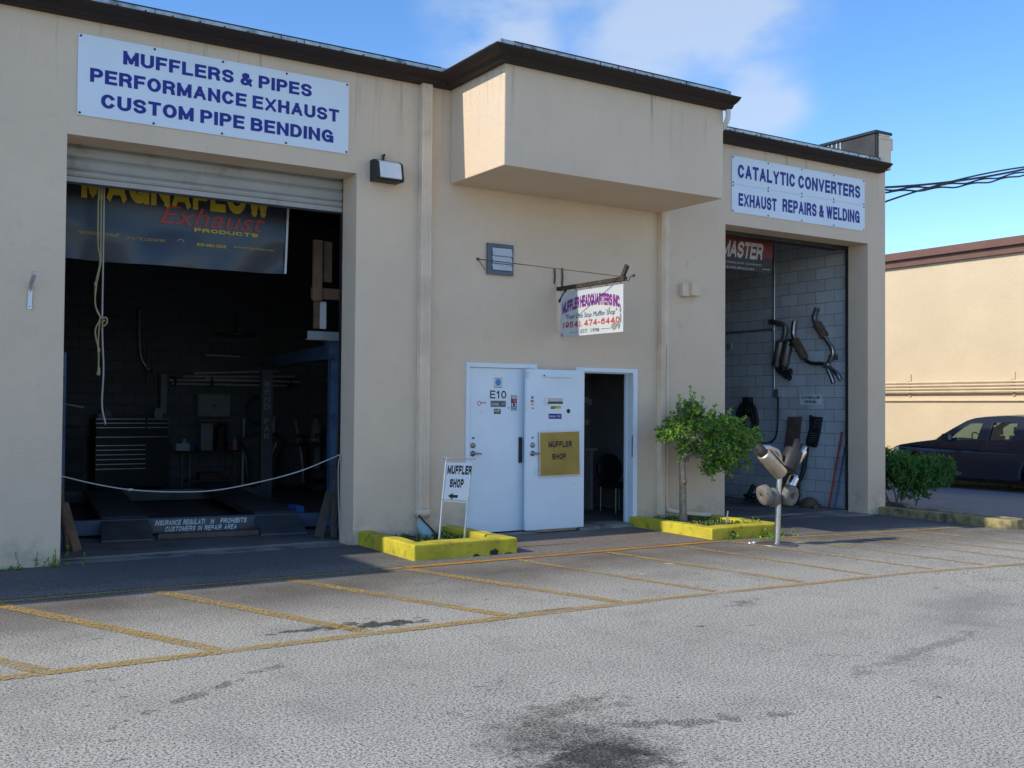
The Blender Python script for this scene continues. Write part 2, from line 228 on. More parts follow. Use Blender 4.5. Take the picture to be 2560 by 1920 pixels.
# ------------------------------------------------------------------ mesh tools
class MB:
    def __init__(s): s.v = []; s.f = []; s.mi = []; s.sm = []
    def add(s, vs, fs, m=0, smooth=False):
        o = len(s.v); s.v += [tuple(x) for x in vs]
        for f in fs: s.f.append([o+i for i in f]); s.mi.append(m); s.sm.append(smooth)
        return s
    def box(s, x0, x1, y0, y1, z0, z1, m=0):
        return s.add([(x0, y0, z0), (x1, y0, z0), (x1, y1, z0), (x0, y1, z0), (x0, y0, z1), (x1, y0, z1), (x1, y1, z1), (x0, y1, z1)],
                     [(0, 3, 2, 1), (4, 5, 6, 7), (0, 1, 5, 4), (1, 2, 6, 5), (2, 3, 7, 6), (3, 0, 4, 7)], m)
    def bar(s, p, q, wd, ht, m=0, up=(0, 0, 1)):           # rectangular bar from p to q
        p, q = Vector(p), Vector(q); d = (q-p).normalized(); a = d.cross(Vector(up))
        if a.length < 1e-4: a = d.cross(Vector((0, 1, 0)))
        a.normalize(); b = a.cross(d).normalized(); a = a*wd/2; b = b*ht/2
        vs = [p-a-b, p+a-b, p+a+b, p-a+b, q-a-b, q+a-b, q+a+b, q-a+b]
        return s.add(vs, [(0, 1, 2, 3), (7, 6, 5, 4), (0, 4, 5, 1), (1, 5, 6, 2), (2, 6, 7, 3), (3, 7, 4, 0)], m)
    def tube(s, pts, r, n=10, m=0, cap=True, smooth=True):
        pts = [Vector(p) for p in pts]; k = len(pts); rs = r if isinstance(r, (list, tuple)) else [r]*k
        t0 = (pts[1]-pts[0]).normalized(); a = t0.orthogonal().normalized(); vs = []; prev = t0
        for i, p in enumerate(pts):
            t = (pts[min(i+1, k-1)]-pts[max(i-1, 0)])
            t = t.normalized() if t.length > 1e-9 else prev
            a = (a - t*a.dot(t)); a = a.normalized() if a.length > 1e-6 else t.orthogonal().normalized()
            b = t.cross(a); prev = t
            for j in range(n):
                an = 2*math.pi*j/n; vs.append(p+(a*math.cos(an)+b*math.sin(an))*rs[i])
        fs = [(i*n+j, i*n+(j+1) % n, (i+1)*n+(j+1) % n, (i+1)*n+j) for i in range(k-1) for j in range(n)]
        s.add(vs, fs, m, smooth)
        if cap: s.add(vs[:n], [tuple(range(n-1, -1, -1))], m); s.add(vs[-n:], [tuple(range(n))], m)
        return s
    def lathe(s, p, d, prof, n=20, m=0, smooth=True):      # prof: (distance along d, radius)
        p = Vector(p); d = Vector(d).normalized(); a = d.orthogonal().normalized(); b = d.cross(a); vs = []
        for t, r in prof:
            for j in range(n):
                an = 2*math.pi*j/n; vs.append(p+d*t+(a*math.cos(an)+b*math.sin(an))*max(r, 1e-4))
        s.add(vs, [(i*n+j, i*n+(j+1) % n, (i+1)*n+(j+1) % n, (i+1)*n+j) for i in range(len(prof)-1) for j in range(n)], m, smooth); return s
    def prism(s, poly, fn, a, b, m=0):                     # polygon (u,v) extruded from a to b; fn(u,v,w)->xyz
        n = len(poly); vs = [fn(u, v, a) for u, v in poly]+[fn(u, v, b) for u, v in poly]
        return s.add(vs, [tuple(range(n))[::-1], tuple(range(n, 2*n))]+[(i, (i+1) % n, n+(i+1) % n, n+i) for i in range(n)], m)
    def quad(s, a, b, c, d, m=0): return s.add([a, b, c, d], [(0, 1, 2, 3)], m)
    def text(s, body, x0, x1, z0, z1, O, U, V, m=0, bold=.0, shear=0.0, warp=None, thick=0.0):
        me = text_mesh(body, bold, shear); xs = [v.co.x for v in me.vertices]; ys = [v.co.y for v in me.vertices]
        ax, bx, ay, by = min(xs), max(xs), min(ys), max(ys); O, U, V = Vector(O), Vector(U), Vector(V); vs = []
        for v in me.vertices:
            u = (v.co.x-ax)/(bx-ax); q = (v.co.y-ay)/(by-ay); zz = z0+q*(z1-z0)+(warp(u, q) if warp else 0)
            vs.append(O+U*(x0+u*(x1-x0))+V*zz)
        s.add(vs, [tuple(p.vertices) for p in me.polygons], m); bpy.data.meshes.remove(me); return s
    def build(s, name, mats, root=None, smooth=None, bevel=0, loc=None, recalc=True):
        me = bpy.data.meshes.new(name); off = Vector(loc) if loc is not None else (Vector(root['_o']) if root is not None and '_o' in root else Vector((0, 0, 0)))
        me.from_pydata([tuple(Vector(v)-off) for v in s.v], [], s.f); mats = mats if isinstance(mats, (list, tuple)) else [mats]
        for q in mats: me.materials.append(q)
        for p, i, sm in zip(me.polygons, s.mi, s.sm): p.material_index = i; p.use_smooth = sm
        if recalc or bevel:
            bm = bmesh.new(); bm.from_mesh(me)
            if recalc: bmesh.ops.recalc_face_normals(bm, faces=bm.faces[:])
            if bevel:
                ed = [e for e in bm.edges if len(e.link_faces) == 2 and e.calc_face_angle(0) > .5]
                bmesh.ops.bevel(bm, geom=ed, offset=bevel, segments=2, affect='EDGES', profile=.6, clamp_overlap=True)
            bm.to_mesh(me); bm.free()
        o = bpy.data.objects.new(name, me); COL.objects.link(o)
        if root is not None: o.parent = root
        elif loc is not None: o.location = loc
        o['_o'] = tuple(off); return o
def text_mesh(body, bold, shear):
    cu = bpy.data.curves.new('lettering', 'FONT'); cu.body = body; cu.offset = bold; cu.shear = shear; cu.resolution_u = 3; cu.fill_mode = 'FRONT'
    ob = bpy.data.objects.new('lettering', cu); COL.objects.link(ob); dg = bpy.context.evaluated_depsgraph_get(); dg.update()
    me = bpy.data.meshes.new_from_object(ob.evaluated_get(dg)); bpy.data.objects.remove(ob); bpy.data.curves.remove(cu); return me
def tag(o, label, cat, group=None, kind=None):
    if label: o['label'] = label
    if cat: o['category'] = cat
    if group: o['group'] = group
    if kind: o['kind'] = kind
    return o
def thing(name, loc, label, cat, group=None):
    o = bpy.data.objects.new(name, None); COL.objects.link(o); o.location = loc; o.empty_display_size = .2; o['_o'] = tuple(loc)
    return tag(o, label, cat, group)
def plate(outer, holes, fn, t, m=0, mb=None):               # flat plate with holes via a filled 2D curve, mapped by fn(u,v,w)
    cu = bpy.data.curves.new('plate', 'CURVE'); cu.dimensions = '2D'; cu.fill_mode = 'BOTH'; cu.extrude = .5
    for lp in [outer]+holes:
        sp = cu.splines.new('POLY'); sp.points.add(len(lp)-1)
        for p, q in zip(sp.points, lp): p.co = (q[0], q[1], 0, 1)
        sp.use_cyclic_u = True
    ob = bpy.data.objects.new('plate', cu); COL.objects.link(ob); dg = bpy.context.evaluated_depsgraph_get(); dg.update()
    me = bpy.data.meshes.new_from_object(ob.evaluated_get(dg)); bpy.data.objects.remove(ob); bpy.data.curves.remove(cu)
    mb = mb or MB(); mb.add([fn(v.co.x, v.co.y, (v.co.z+.5)*t) for v in me.vertices], [tuple(p.vertices) for p in me.polygons], m); bpy.data.meshes.remove(me); return mb
# heavy grotesque capitals drawn as stroked polylines (unit square), glyph: (width, strokes)
def _arc(cx, cy, rx, ry, a0, a1, n=12): return [(cx+rx*math.cos(R(a0+(a1-a0)*i/n)), cy+ry*math.sin(R(a0+(a1-a0)*i/n))) for i in range(n+1)]
_S = _arc(.5, .755, .5, .245, 20, 270)+_arc(.5, .255, .5, .255, 90, -160)[1:]
GL = {'A': (.80, [[(0, 0), (.5, 1), (1, 0)], [(.17, .30), (.83, .30)]]), 'B': (.72, [[(0, 0), (0, 1), (.55, 1)]+_arc(.6, .77, .34, .23, 90, -90)+[(0, .54)], [(.55, .54)]+_arc(.62, .27, .38, .27, 90, -90)+[(0, 0)]]),
 'C': (.76, [_arc(.5, .5, .5, .5, 38, 322, 22)]), 'D': (.74, [[(0, 0), (0, 1), (.45, 1)]+_arc(.45, .5, .55, .5, 90, -90, 16)+[(0, 0)]]), 'E': (.64, [[(1, 1), (0, 1), (0, 0), (1, 0)], [(0, .52), (.9, .52)]]),
 'F': (.60, [[(1, 1), (0, 1), (0, 0)], [(0, .50), (.86, .50)]]), 'G': (.79, [_arc(.5, .5, .5, .5, 38, 330, 22), [(.55, .46), (1, .46), (1, 0)]]), 'H': (.74, [[(0, 0), (0, 1)], [(1, 0), (1, 1)], [(0, .52), (1, .52)]]),
 'I': (.0, [[(.5, 0), (.5, 1)]]), 'K': (.76, [[(0, 0), (0, 1)], [(1, 1), (.05, .36)], [(.36, .6), (1, 0)]]), 'L': (.60, [[(0, 1), (0, 0), (1, 0)]]), 'M': (.90, [[(0, 0), (0, 1), (.5, .12), (1, 1), (1, 0)]]),
 'N': (.74, [[(0, 0), (0, 1), (1, 0), (1, 1)]]), 'O': (.80, [_arc(.5, .5, .5, .5, 0, 360, 28)]), 'P': (.68, [[(0, 0), (0, 1), (.55, 1)]+_arc(.6, .73, .4, .27, 90, -90)+[(0, .46)]]),
 'Q': (.80, [_arc(.5, .5, .5, .5, 0, 360, 28), [(.6, .28), (1, -.05)]]), 'R': (.72, [[(0, 0), (0, 1), (.55, 1)]+_arc(.6, .74, .38, .26, 90, -90)+[(0, .48)], [(.58, .48), (.9, .3), (.96, 0)]]), 'S': (.70, [_S]),
 'T': (.68, [[(0, 1), (1, 1)], [(.5, 1), (.5, 0)]]), 'U': (.74, [[(0, 1), (0, .32)]+_arc(.5, .32, .5, .32, 180, 360)+[(1, 1)]]), 'V': (.78, [[(0, 1), (.5, 0), (1, 1)]]), 'W': (1.08, [[(0, 1), (.25, 0), (.5, .95), (.75, 0), (1, 1)]]),
 'X': (.76, [[(0, 0), (1, 1)], [(0, 1), (1, 0)]]), 'Y': (.76, [[(0, 1), (.5, .42), (1, 1)], [(.5, .42), (.5, 0)]]), 'Z': (.68, [[(0, 1), (1, 1), (0, 0), (1, 0)]]),
 '&': (.78, [[(1, 0), (.22, .72), (.24, .9), (.42, 1), (.6, .95), (.66, .8), (.56, .66), (.1, .38), (.04, .18), (.18, .03), (.4, 0), (.66, .1), (.86, .28), (.94, .46)]]),
 '0': (.62, [_arc(.5, .5, .5, .5, 0, 360, 24)]), '1': (.42, [[(.1, .76), (.62, 1), (.62, 0)]]), '2': (.62, [_arc(.5, .70, .5, .30, 165, -30)+[(0, 0), (1, 0)]]), '4': (.66, [[(.74, 0), (.74, 1), (0, .28), (1.05, .28)]]),
 '5': (.62, [[(.92, 1), (.16, 1), (.06, .50)]+_arc(.48, .33, .52, .33, 120, -155)]), '6': (.62, [_arc(.5, .32, .5, .32, 0, 360, 20), [(.02, .36), (.12, .72), (.4, .97), (.75, .98), (.95, .8)]]), '7': (.60, [[(0, 1), (1, 1), (.35, 0)]]),
 '8': (.62, [_arc(.5, .75, .42, .25, 0, 360, 18), _arc(.5, .27, .5, .27, 0, 360, 18)]), '9': (.62, [_arc(.5, .68, .5, .32, 0, 360, 20), [(.98, .64), (.88, .28), (.6, .03), (.25, .02), (.05, .2)]]), '3': (.62, [_arc(.48, .75, .48, .25, 150, -90)+_arc(.46, .25, .54, .25, 90, -155)]),
 '(': (.22, [_arc(1.2, .45, 1.2, .72, 135, 225)]), ')': (.22, [_arc(-.2, .45, 1.2, .72, 45, -45)]), '-': (.30, [[(0, .40), (1, .40)]]), '.': (.0, [[(.5, -.02), (.5, .02)]]), '"': (.2, [[(0, 1), (0, .75)], [(1, 1), (1, .75)]])}
def stroke_text(mb, s_, x0, x1, z0, z1, O, U, V, m=0, t=.2, gap=.13, warp=None, shear=0.0, space=.30, ws=1.0):
    O, U, V = Vector(O), Vector(U), Vector(V); N = U.cross(V).normalized(); pen = 0; out = []
    for ch in s_:
        if ch == ' ': pen += space; continue
        wd, sts = GL[ch]; wd = max(wd, 0)*ws
        cut = []
        for st in sts:                         # part strokes at sharp turns so that stems keep their full width
            st = [p for i, p in enumerate(st) if i == 0 or abs(p[0]-st[i-1][0])+abs(p[1]-st[i-1][1]) > 1e-4]
            cur = [st[0]]
            for i in range(1, len(st)):
                cur.append(st[i])
                if i < len(st)-1:
                    d0 = Vector((st[i][0]-st[i-1][0], st[i][1]-st[i-1][1])); d1 = Vector((st[i+1][0]-st[i][0], st[i+1][1]-st[i][1]))
                    if d0.length > 0 and d1.length > 0 and d0.angle(d1) > 1.75: cut.append(cur); cur = [st[i]]
            cut.append(cur)
        for si, st in enumerate(cut):
            P = [Vector((pen+t/2+(p[0] if wd else 0)*wd, t/2+p[1]*(1-t))) for p in st]; closed = (P[0]-P[-1]).length < 1e-6; n_ = len(P); L = []; Rr = []
            if not closed: P[0] = P[0]+(P[0]-P[1]).normalized()*t/2; P[-1] = P[-1]+(P[-1]-P[-2]).normalized()*t/2
            for i in range(n_):
                a = P[i-1] if i else (P[-2] if closed else None); c = P[i+1] if i < n_-1 else (P[1] if closed else None)
                ds = [d.normalized() for d in ((P[i]-a) if a is not None else None, (c-P[i]) if c is not None else None) if d is not None and d.length > 1e-6]
                ns = [Vector((-d.y, d.x)) for d in ds]
                mt = ns[0] if len(ns) == 1 else (ns[0]+ns[1])/max(1+ns[0].dot(ns[1]), .42)
                L.append(P[i]+mt*t/2); Rr.append(P[i]-mt*t/2)
            out.append((L, Rr, si, pen, pen+wd+t))
        pen += wd+t+gap
    tot = pen-gap
    for L, Rr, si, xa, xb in out:
        pts = []
        for j, p in enumerate(L+Rr):
            p = Vector((min(max(p.x, xa), xb), p.y))
            y = min(max(p.y, -.03 if p.y < -.03 else 0), 1) if p.y > -.04 else p.y
            u = p.x/tot; x = x0+(x1-x0)*u; zz = z0+(z1-z0)*y+(warp(u, y) if warp else 0); pts.append(O+U*(x+shear*(z1-z0)*y)+V*zz+N*(.0004*si+.00001*(j % len(L))))
        k = len(L); mb.add(pts, [(i, i+1, k+i+1, k+i) for i in range(k-1)], m)
    return mb
def smoothpath(pts, n=6):
    P = [Vector(p) for p in pts]; P = [P[0]*2-P[1]]+P+[P[-1]*2-P[-2]]; out = []
    for i in range(1, len(P)-2):
        a, b, c, d = P[i-1:i+3]
        for k in range(n):
            t = k/n; out.append(.5*((2*b)+(c-a)*t+(2*a-5*b+4*c-d)*t*t+(3*b-a-3*c+d)*t**3))
    return out+[P[-2]]
def gz(x, y=0):
    z = 0.0
    if x > 9: z = -.018*(min(x, 14.4)-9)
    if x > 14.4: z += -.0105*(min(x, 21.5)-14.4)
    return z

# ------------------------------------------------------------------ ground
b = MB(); xs = [-300, -100, -40, -16, 0, 5, 9, 10, 11, 12, 13, 14.4, 16, 18, 20, 21.5, 30, 60, 300]; ys = [-300, -80, -30, -12, -6, -1, 3, 10, 20, 40, 300]
vs_ = [(x, y, gz(x)) for y in ys for x in xs]; n = len(xs)
b.add(vs_, [(j*n+i, j*n+i+1, (j+1)*n+i+1, (j+1)*n+i) for j in range(len(ys)-1) for i in range(n-1)])
tag(b.build('parking_lot', m_lot), None, None, kind='structure')
b = MB()                                                   # darker asphalt in front of the doors, building shade partly painted into its colour
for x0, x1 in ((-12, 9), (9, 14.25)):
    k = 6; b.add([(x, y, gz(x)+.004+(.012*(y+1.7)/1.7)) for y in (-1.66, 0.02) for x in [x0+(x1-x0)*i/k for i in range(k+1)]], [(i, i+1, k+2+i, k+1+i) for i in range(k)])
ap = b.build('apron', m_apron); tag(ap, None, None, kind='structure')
b = MB()                                                   # alley between the two buildings
k = 6; X_ = [14.78, 16.5, 17.5, 18.5, 20, 21.5, 22.9]; b.add([(x, y, gz(x)+.005) for y in (-12.0, 30.0) for x in X_], [(i, i+1, k+2+i, k+1+i) for i in range(k)])
tag(b.build('road', m_road), None, None, kind='structure')
b = MB()
def gline(x0, y0, x1, y1, wd, m, segs=8, h=.006):
    p, q = Vector((x0, y0)), Vector((x1, y1)); d = (q-p); nn = Vector((-d.y, d.x)).normalized()*wd/2
    L = [p+d*i/segs for i in range(segs+1)]; b.add([(*(l+nn*s_), gz(l.x)+h) for s_ in (-1, 1) for l in L], [(i, i+1, segs+2+i, segs+1+i) for i in range(segs)], m)
gline(-8, -4.36, 5.8, -4.36, .125, 0, 14); gline(5.8, -4.36, 10.3, -4.60, .095, 0, 6); gline(10.3, -4.60, 14, -4.62, .09, 0, 4); gline(-8, -1.76, 4.75, -1.74, .10, 0, 12); gline(4.78, -1.74, 8.95, -1.76, .12, 1, 8, .0065); gline(8.95, -1.76, 14.0, -1.82, .10, 0, 8)
TOPX = [-6.1, -4.9, -3.7, -2.5, -1.3, -.10, 1.06, 2.30, 3.50, 4.75, 6.05, 7.24, 8.33, 9.17, 10.07, 11.07, 11.75, 12.6]; BOTX = [-4.9, -3.75, -2.6, -1.5, -.35, 1.04, 2.11, 3.19, 4.37, 5.48, 6.54, 7.61, 8.52, 9.44, 10.27, 11.19, 11.9, 12.7]
for xt, xb in zip(TOPX, BOTX): yb = -4.29 if xb < 6 else -4.29-.045*(min(xb, 10)-6); gline(xt, -1.84, xb, yb, .125 if xb < 5.5 else .10 if xb < 8 else .08, 0, 5)
tag(b.build('line_markings', [m_line, m_orange]), None, None, kind='structure')
# ------------------------------------------------------------------ the muffler shop
shop = thing('shop_building', (8, 0, 0), 'beige stucco muffler shop with two open garage bays, white doors and dark brown gutter', 'building')
def wall_grid(mb, xs, zs, holes, y0, y1, m=0):
    def solid(i, j):
        if i < 0 or j < 0 or i >= len(xs)-1 or j >= len(zs)-1: return False
        cx, cz = (xs[i]+xs[i+1])/2, (zs[j]+zs[j+1])/2
        return not any(a < cx < b_ and c < cz < d for a, b_, c, d in holes)
    for i in range(len(xs)-1):
        for j in range(len(zs)-1):
            if not solid(i, j): continue
            a, b_, c, d = xs[i], xs[i+1], zs[j], zs[j+1]
            mb.quad((a, y0, c), (b_, y0, c), (b_, y0, d), (a, y0, d), m); mb.quad((b_, y1, c), (a, y1, c), (a, y1, d), (b_, y1, d), m)
            if not solid(i-1, j): mb.quad((a, y1, c), (a, y0, c), (a, y0, d), (a, y1, d), m)
            if not solid(i+1, j): mb.quad((b_, y0, c), (b_, y1, c), (b_, y1, d), (b_, y0, d), m)
            if not solid(i, j-1): mb.quad((a, y0, c), (a, y1, c), (b_, y1, c), (b_, y0, c), m)
            if not solid(i, j+1): mb.quad((a, y0, d), (b_, y0, d), (b_, y1, d), (a, y1, d), m)
BAYS = [(1.845, 4.988), (10.836, 13.995)]
holes = [(a, c, -.5, 4.325) for a, c in BAYS]+[(6.486, 7.513, .02, 2.16), (8.152, 9.174, .02, 2.145)]
b = MB(); wall_grid(b, [-16, 1.845, 4.988, 6.486, 7.513, 8.152, 9.174, 10.836, 13.995, 14.43], [-.5, .02, 2.145, 2.16, 4.325, 5.6], holes, 0, .2)
holes2 = holes[:2]+[(6.3, 7.7, -.4, 2.4), (7.95, 9.8, -.4, 2.4)]
wall_grid(b, [-16, 1.845, 4.988, 6.3, 7.7, 7.95, 9.8, 10.836, 13.995, 14.43], [-.5, -.4, 2.4, 4.325, 5.6], holes2, .2003, .39)
b.build('front_wall', m_wall, shop, recalc=False)
for i, xo in enumerate((0, -13.0)):  # second box is out of view, added to cast shadow by the left bay
    b = MB(); b.box(6.227+xo, 9.583+xo, -1.25, -.001, 4.348, 5.6); b.build('canopy_box', m_wall, shop, bevel=.012)
b = MB(); b.box(14.17, 14.429, .391, 16, -.5, 5.6); b.box(-16, 14.17, 15.8, 16, -.5, 5.6); b.box(-16.2, -16, 0, 16, -.5, 5.6); b.build('side_wall', m_wall, shop)
b = MB(); b.box(-16.1, 14.44, .02, 16, 5.602, 5.63); b.box(6.24, 9.57, -1.24, .02, 5.602, 5.63); b.box(-6.76, -3.43, -1.24, .02, 5.602, 5.63); b.build('roof', m_roof, shop)
def sweep(mb, path, prof, m=0, caps=True):                  # profile (outward offset, z) swept along a plan polyline (outward = right-hand side)
    P = [Vector(p) for p in path]; rows = []
    for i, p in enumerate(P):
        ds = []
        if i > 0: ds.append((P[i]-P[i-1]).normalized())
        if i < len(P)-1: ds.append((P[i+1]-P[i]).normalized())
        ns = [Vector((d.y, -d.x)) for d in ds]
        mt = ns[0] if len(ns) == 1 else (ns[0]+ns[1])/(1+ns[0].dot(ns[1]))
        rows.append([(p.x+mt.x*o, p.y+mt.y*o, z) for o, z in prof])
    k = len(prof); mb.add([v for r in rows for v in r], [(i*k+j, i*k+(j+1) % k, (i+1)*k+(j+1) % k, (i+1)*k+j) for i in range(len(P)-1) for j in range(k)], m)
    if caps: mb.add(rows[0], [tuple(range(k))], m); mb.add(rows[-1], [tuple(range(k))[::-1]], m)
GUT = [(.004, 5.50), (.11, 5.50), (.13, 5.515), (.15, 5.54), (.20, 5.555), (.245, 5.575), (.275, 5.60), (.28, 5.615), (.262, 5.618), (.255, 5.60), (.004, 5.60)]
pathA = [(-16, 0), (-6.773, 0), (-6.773, -1.25), (-3.417, -1.25), (-3.417, 0), (6.227, 0), (6.227, -1.25), (9.63, -1.25)]; pathB = [(9.586, 0), (14.27, 0)]
g = MB(); sweep(g, pathA, GUT); gut = g.build('gutter', m_brown, shop); g = MB(); sweep(g, pathB, GUT); g.build('gutter', m_brown, shop)
FL = [(.06, 5.612), (.15, 5.625), (.155, 5.70), (.15, 5.712), (.02, 5.72), (.02, 5.63)]
g = MB(); sweep(g, pathA[:-1]+[(9.57, -1.25)], FL, 0); sweep(g, [(9.57, -1.25), (9.571, -1.25)], FL); sweep(g, [(9.6, 0), (14.2, 0)], FL)
for (xa, xb, yy) in ((-3.3, 6.0, -.157), (6.25, 9.5, -1.407), (9.7, 14.1, -.157)):
    x = xa
    while x < xb:
        g.box(x, x+.018, yy-.006, yy+.002, 5.652, 5.672, 1)
        if random.random() < .28: g.box(x+.1, x+.106, yy-.004, yy+.002, 5.626, 5.70, 1)
        x += .27+random.uniform(-.02, .02)
    g.box(xa, xb, yy-.003, yy+.003, 5.700, 5.7125, 1)
g.build('roof_edge_flashing', [m_flash, m_black], shop)
par = MB(); par.box(14.30, 14.66, .10, 15.7, 5.632, 6.20, 0); par.box(14.275, 14.69, .06, 15.7, 6.201, 6.245, 1); par.box(14.36, 14.655, .075, .099, 5.632, 6.12, 2)
par.box(14.36, 14.66, .060, .098, 6.121, 6.16, 2); par.box(14.36, 14.64, .064, .098, 6.165, 6.195, 2); par.box(14.661, 14.76, .10, .5, 5.97, 6.17, 2); par.box(14.661, 14.71, .10, .5, 5.632, 5.965, 2); par.box(14.315, 14.359, .07, .0995, 5.70, 6.19, 1)
for y in (.80, .88, .98, 1.06): par.box(14.296, 14.3, y, y+.025, 5.632, 6.19, 3)
par.build('parapet', [m_roof, m_black, m_trim, m_flash], shop)
# downspouts
def downspout(x0, x1, z0, z1):
    b = MB(); b.box(x0, x1, -.095, -.003, z0, z1)
    for k in range(1, 4): xx = x0+(x1-x0)*k/4; b.box(xx-.006, xx+.006, -.101, -.0952, z0, z1)
    b.box(x0-.004, x1+.004, -.099, -.003, .955, .963)
    o = b.build('downspout', m_trim, shop); return o
d1 = downspout(5.79, 5.925, .40, 5.50)
b = MB(); b.lathe((5.86, -.055, .40), (0, 0, -1), [(0, .07), (0, .098), (.085, .098), (.085, .085), (.13, .06)], 22); b.build('drain_cup', m_trim, d1, loc=(8, 0, 0)).parent = d1
b = MB(); b.tube(smoothpath([(5.86, -.055, .30), (5.85, -.06, .21), (5.87, -.10, .13), (5.91, -.16, .02)]), [.06]*7+[.066]*12, 16); b.build('drain_elbow', [m_teal], d1, loc=(8, 0, 0))
d2 = downspout(9.545, 9.62, .15, 4.347)
b = MB(); b.tube(smoothpath([(9.69, -.04, 2.5), (9.69, -.04, 1.0), (9.69, -.04, .30), (9.74, -.10, .20), (9.95, -.35, .165), (10.1, -.5, .16)]), .03, 10); b.build('conduit', m_trim, shop)
b = MB(); b.box(9.66, 9.74, -.03, -.003, 2.4, 4.347); b.build('conduit_cover', m_trim, shop)
b = MB(); b.tube(smoothpath([(9.60, -1.32, 5.50), (9.61, -1.30, 5.38), (9.62, -1.15, 5.27), (9.62, -.7, 5.22), (9.62, -.05, 5.20)]), .035, 10); b.build('gutter_outlet', m_pvc, shop)
# sills and floors
for i, (a, c) in enumerate(BAYS):
    zf = .018 if i == 0 else -.035
    b = MB(); b.box(a+.003, c-.003, -.10, .42, -.5, zf-.012+(.0 if i == 0 else -.01)); b.build('door_sill', m_conc, shop, bevel=.006)
b = MB(); b.box(-.6, 10.3, .421, 9.3, -.4, .025); b.build('workshop_floor', m_floor, shop)
b = MB(); b.box(10.45, 14.17, .421, 12, -.5, -.03); b.build('workshop_floor', m_floor, shop)
b = MB(); b.box(8.16, 9.17, -.10, .0, -.1, .045); b.box(6.49, 7.51, -.06, .0, -.1, .04); b.build('door_step', m_conc, shop, bevel=.008)
# interior shells
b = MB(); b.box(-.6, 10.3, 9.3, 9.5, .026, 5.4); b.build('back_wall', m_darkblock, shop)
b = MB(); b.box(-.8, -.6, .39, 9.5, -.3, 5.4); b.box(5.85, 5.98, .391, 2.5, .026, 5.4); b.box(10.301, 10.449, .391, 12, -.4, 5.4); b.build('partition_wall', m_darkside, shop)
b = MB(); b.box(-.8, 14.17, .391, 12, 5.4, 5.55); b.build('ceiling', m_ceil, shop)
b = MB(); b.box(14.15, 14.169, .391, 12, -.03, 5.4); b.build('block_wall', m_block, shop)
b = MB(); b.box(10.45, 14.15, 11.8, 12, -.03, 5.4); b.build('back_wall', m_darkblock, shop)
b = MB(); b.box(5.981, 10.30, 2.4, 2.5, .026, 3.0); b.box(10.2, 10.30, .391, 2.4, .026, 3.0); b.box(5.981, 10.2, .391, 2.4, 2.9, 3.0); b.build('office_wall', m_room, shop)
# shutters: left one lowered a little, right one rolled up in its hood
def shutter(x0, x1, z0, z1, yy):
    b = MB(); prof = []; z = z1; n_ = 0
    step = .128
    while z > z0+.02:
        zz = max(z-step, z0)
        for t, o in ((0, 0), (.08, -.012), (.3, -.028), (.6, -.03), (.88, -.016), (.97, 0), (1, .004)): prof.append((o, z+(zz-z)*t))
        z = zz
    b.add([(x, yy+o, zz) for x in (x0, x1) for o, zz in prof], [(i, i+1, len(prof)+i+1, len(prof)+i) for i in range(len(prof)-1)], 0)
    b.box(x0, x1, yy-.03, yy+.03, z0-.055, z0-.002, 0); b.box(x0+.02, x1-.02, yy-.012, yy+.012, z0-.075, z0-.056, 1)
    return b.build('roller_shutter', [m_shut, m_rubber], shop, recalc=False)
shutter(1.80, 5.04, 3.99, 4.58, .45)
b = MB(); b.box(1.70, 5.15, .50, .95, 4.40, 4.95); b.build('shutter_hood', m_dark, shop)
b = MB(); b.box(10.7, 14.14, .47, .85, 4.325, 4.8); b.box(10.84, 13.99, .40, .46, 4.27, 4.324); b.build('shutter_hood', m_dark, shop)
b = MB(); b.box(13.97, 14.03, .40, .435, -.03, 4.26); b.box(14.035, 14.08, .40, .47, -.03, 4.3); b.box(14.10, 14.14, .40, .5, -.03, 4.3); b.build('shutter_track', m_dark, shop)
b = MB(); b.box(1.79, 1.84, .40, .48, .03, 4.4); b.box(4.992, 5.04, .40, .48, .03, 4.4); b.build('shutter_track', m_dark, shop)
# ------------------------------------------------------------------ office doors
def dframe(x0, x1, z1, inset):
    b = MB(); b.box(x0-.012, x0+inset, -.022, .12, .03, z1+.01); b.box(x1-inset, x1+.012, -.022, .12, .03, z1+.01); b.box(x0+inset, x1-inset, -.022, .12, z1-.045, z1+.01); b.box(x0+inset, x1-inset, .06, .12, z1-.06, z1-.0455)
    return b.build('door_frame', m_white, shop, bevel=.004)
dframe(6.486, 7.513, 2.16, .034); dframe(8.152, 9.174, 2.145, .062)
b = MB(); b.box(8.216, 9.11, -.01, .389, .021, .052); b.build('threshold', m_conc, shop)
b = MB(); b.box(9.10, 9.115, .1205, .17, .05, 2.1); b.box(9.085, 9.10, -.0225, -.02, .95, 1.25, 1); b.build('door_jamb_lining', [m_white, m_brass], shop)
DY1, DY2 = .010, -.110
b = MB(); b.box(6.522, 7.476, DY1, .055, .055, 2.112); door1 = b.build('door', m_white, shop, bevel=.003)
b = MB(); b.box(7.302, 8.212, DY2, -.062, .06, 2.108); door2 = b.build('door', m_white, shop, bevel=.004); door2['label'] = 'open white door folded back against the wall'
def lockset(door, x, y, zd, zl, dr):
    b = MB(); b.lathe((x, y, zd), (0, -1, 0), [(0, .034), (.012, .034), (.02, .024), (.024, .0)], 18, 0); b.build('deadbolt', m_brass, door)
    b = MB(); b.lathe((x, y, zl), (0, -1, 0), [(0, .036), (.012, .034), (.018, .014), (.05, .013), (.055, .0)], 18, 0); b.tube([(x, y-.045, zl), (x+.03*dr, y-.05, zl+.002), (x+.1*dr, y-.048, zl-.002)], [.014, .012, .009], 8); b.build('door_handle', m_brass, door)
for d in (door1, door2): d['_o'] = (8, 0, 0)
